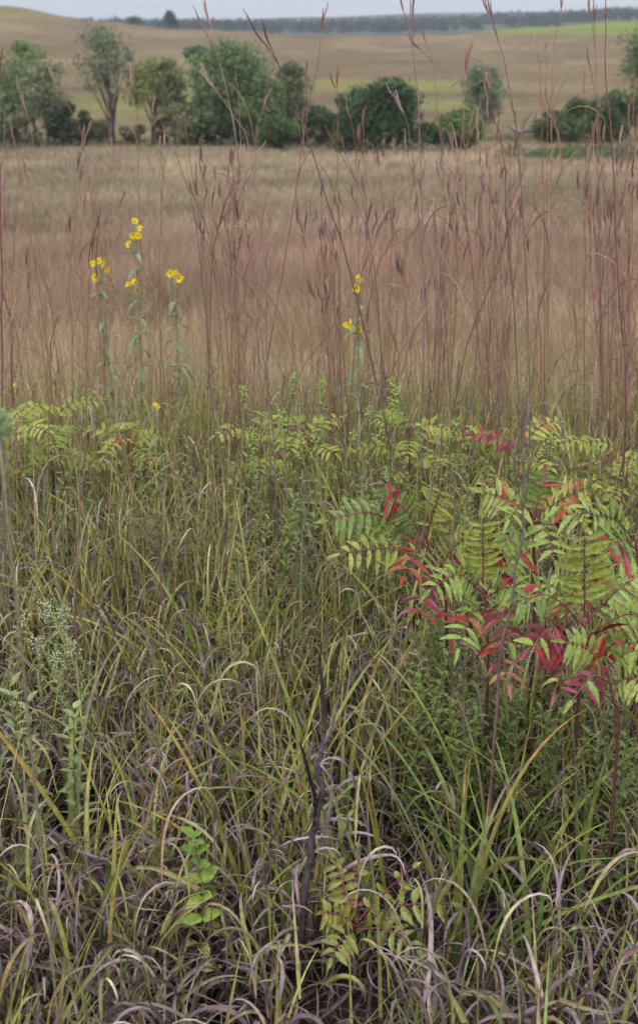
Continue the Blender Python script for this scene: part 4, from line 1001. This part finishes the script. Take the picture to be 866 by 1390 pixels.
def clumps(name, label, spots, n_each, ls, cols, flat=.6):
    g = G()
    for (c, r) in spots:
        n = n_each; q = rng.normal(size=(n, 3)); q /= np.linalg.norm(q, axis=1)[:, None]; q *= (rng.random((n, 1))**.4)*r*np.array([1.1, 1.1, flat])
        q[:, 2] = np.abs(q[:, 2])*1.5; q += c
        u1 = rng.normal(size=(n, 3)); u1 /= np.linalg.norm(u1, axis=1)[:, None]; u2 = np.cross(u1, rng.normal(size=(n, 3))); u2 /= np.linalg.norm(u2, axis=1)[:, None]
        sz = ls*rng.uniform(.5, 1.2, (n, 1)); V = np.stack([q-u1*sz, q-u2*sz*.6, q+u1*sz, q+u2*sz*.6], 1)
        cc = lin(random.choice(cols))*random.uniform(.8, 1.2)*(1+rng.uniform(-.25, .25, (n, 1)))
        g.add(V, (np.arange(n)*4)[:, None]+np.arange(4)[None], c=np.repeat(cc, 4, 0))
    tag(g.build(name, M_crown, smooth=False), label, None, None, 'stuff')
# green weedy thicket at the right, before the creek
sp_ = []
for k in range(260):
    d = random.uniform(92, 112); px = random.uniform(690, 960)*1.0; x = (px-433)/1926*d
    if px < 760 and random.random() < .5: continue
    sp_.append((np.array([x, d, gz(x, d)]), random.uniform(.5, .9)))
for k in range(110):
    d = random.uniform(118, 132); px = random.uniform(-60, 700); x = (px-433)/1926*d
    sp_.append((np.array([x, d, gz(x, d)]), random.uniform(.35, .8)))
clumps('creekside_undergrowth', 'low green weeds along the creek and before the right bushes', sp_, 90, .13, [(82, 106, 72), (74, 98, 66), (90, 112, 76), (96, 108, 66)])
# far woods
sp_ = []
for k in range(2400):
    px = random.uniform(-700, 1700); d = random.uniform(1080, 1650); x = (px-433)/1926*d
    if vnoise(px/50, d/150) < .22 and 600 < px < 720: continue
    sp_.append((np.array([x, d, gz(x, d)+3]), random.uniform(4, 7)))
clumps('far_woods', 'dark band of woods along the horizon valley', sp_, 34, 1.5, [(38, 56, 50), (46, 64, 52), (34, 50, 46)], .9)

# ------------------------------------------------------------------ haze, world, sun
bm_v = [(-3700, -3700, -40), (3700, -3700, -40), (3700, 3700, -40), (-3700, 3700, -40), (-3700, -3700, 70), (3700, -3700, 70), (3700, 3700, 70), (-3700, 3700, 70)]
me = bpy.data.meshes.new('haze'); me.from_pydata(bm_v, [], [(0, 3, 2, 1), (4, 5, 6, 7), (0, 1, 5, 4), (1, 2, 6, 5), (2, 3, 7, 6), (3, 0, 4, 7)])
hz = bpy.data.objects.new('haze', me); COL.objects.link(hz); hz['kind'] = 'stuff'; hz['label'] = 'thin bluish haze over the distant hills'
hm = bpy.data.materials.new('haze'); hm.use_nodes = True; n = hm.node_tree.nodes; n.clear()
out = n.new('ShaderNodeOutputMaterial'); pv = n.new('ShaderNodeVolumePrincipled')
pv.inputs['Color'].default_value = (.78, .87, 1, 1); pv.inputs['Density'].default_value = .00024; pv.inputs['Anisotropy'].default_value = .2
hm.node_tree.links.new(pv.outputs[0], out.inputs['Volume']); me.materials.append(hm)
hm.cycles.homogeneous_volume = True if hasattr(hm.cycles, 'homogeneous_volume') else None

SUN_EL, SUN_AZ = 52, 200
w = bpy.data.worlds.new('World'); sc.world = w; w.use_nodes = True
n = w.node_tree.nodes; l = w.node_tree.links; n.clear()
out = n.new('ShaderNodeOutputWorld'); bg = n.new('ShaderNodeBackground'); sky = n.new('ShaderNodeTexSky'); sky.sky_type = 'NISHITA'; sky.sun_disc = False
sky.sun_elevation = math.radians(SUN_EL); sky.sun_rotation = math.radians(SUN_AZ); sky.air_density = 1.0; sky.dust_density = 4.0; sky.ozone_density = 1.0
# overcast: cloud cover greys the blue sky, with soft banks
tc = n.new('ShaderNodeTexCoord'); mp = n.new('ShaderNodeMapping'); mp.inputs['Scale'].default_value = (1, 1, 7); nz = n.new('ShaderNodeTexNoise'); nz.inputs['Scale'].default_value = 2.2; nz.inputs['Detail'].default_value = 6
l.new(tc.outputs['Generated'], mp.inputs['Vector']); l.new(mp.outputs[0], nz.inputs['Vector'])
cr = n.new('ShaderNodeMapRange'); cr.inputs['From Min'].default_value = .3; cr.inputs['From Max'].default_value = .7; cr.inputs['To Min'].default_value = .80; cr.inputs['To Max'].default_value = 1.02
l.new(nz.outputs['Fac'], cr.inputs['Value'])
cl = n.new('ShaderNodeVectorMath'); cl.operation = 'SCALE'; cl.inputs[0].default_value = (6.1, 6.45, 7.1)
sx = n.new('ShaderNodeSeparateXYZ'); l.new(tc.outputs['Generated'], sx.inputs[0])
gr = n.new('ShaderNodeMapRange'); gr.inputs['To Min'].default_value = 1; gr.inputs['To Max'].default_value = 2.3; l.new(sx.outputs['Z'], gr.inputs['Value'])   # an overcast sky is brighter overhead
zc = n.new('ShaderNodeMix'); zc.data_type = 'RGBA'; zc.inputs[6].default_value = (6.6, 6.95, 7.7, 1); zc.inputs[7].default_value = (6.6, 6.5, 6.35, 1); l.new(sx.outputs['Z'], zc.inputs[0]); l.new(zc.outputs[2], cl.inputs[0])
gm = n.new('ShaderNodeMath'); gm.operation = 'MULTIPLY'; l.new(gr.outputs[0], gm.inputs[0]); l.new(cr.outputs[0], gm.inputs[1]); l.new(gm.outputs[0], cl.inputs['Scale'])
mx = n.new('ShaderNodeMix'); mx.data_type = 'RGBA'; mx.inputs[0].default_value = .93
l.new(sky.outputs[0], mx.inputs[6]); l.new(cl.outputs[0], mx.inputs[7]); l.new(mx.outputs[2], bg.inputs['Color']); bg.inputs['Strength'].default_value = .1
l.new(bg.outputs[0], out.inputs['Surface'])
sl = bpy.data.lights.new('sun', 'SUN'); sl.energy = 1.5; sl.angle = math.radians(14); sl.color = (1, .96, .9)
so = bpy.data.objects.new('sun', sl); COL.objects.link(so)
# direction to the sun: azimuth measured like the sky texture (0 = +Y, clockwise)
az, el = math.radians(SUN_AZ), math.radians(SUN_EL)
from mathutils import Vector
dv = Vector((math.sin(az)*math.cos(el), math.cos(az)*math.cos(el), math.sin(el)))
so.rotation_euler = dv.to_track_quat('Z', 'Y').to_euler()

# ------------------------------------------------------------------ camera
cam = bpy.data.cameras.new('camera'); co = bpy.data.objects.new('camera', cam); COL.objects.link(co); sc.camera = co
co.location = (0, 0, CZ); co.rotation_euler = (PI/2-PITCH, 0, 0)
cam.sensor_fit = 'VERTICAL'; cam.sensor_height = 36; cam.lens = F/H0*36; cam.clip_start = .05; cam.clip_end = 9000
cam.dof.use_dof = True; cam.dof.focus_distance = 2.75; cam.dof.aperture_fstop = 6.5
sc.view_settings.view_transform = 'Standard'; sc.view_settings.look = 'None'; sc.view_settings.gamma = 1; sc.view_settings.exposure = .33
sc.render.engine = 'CYCLES'; sc.cycles.use_denoising = True
sc.cycles.max_bounces = 6; sc.cycles.diffuse_bounces = 3; sc.cycles.glossy_bounces = 1; sc.cycles.transmission_bounces = 4; sc.cycles.volume_bounces = 0
sc.cycles.use_adaptive_sampling = True; sc.cycles.adaptive_threshold = .02
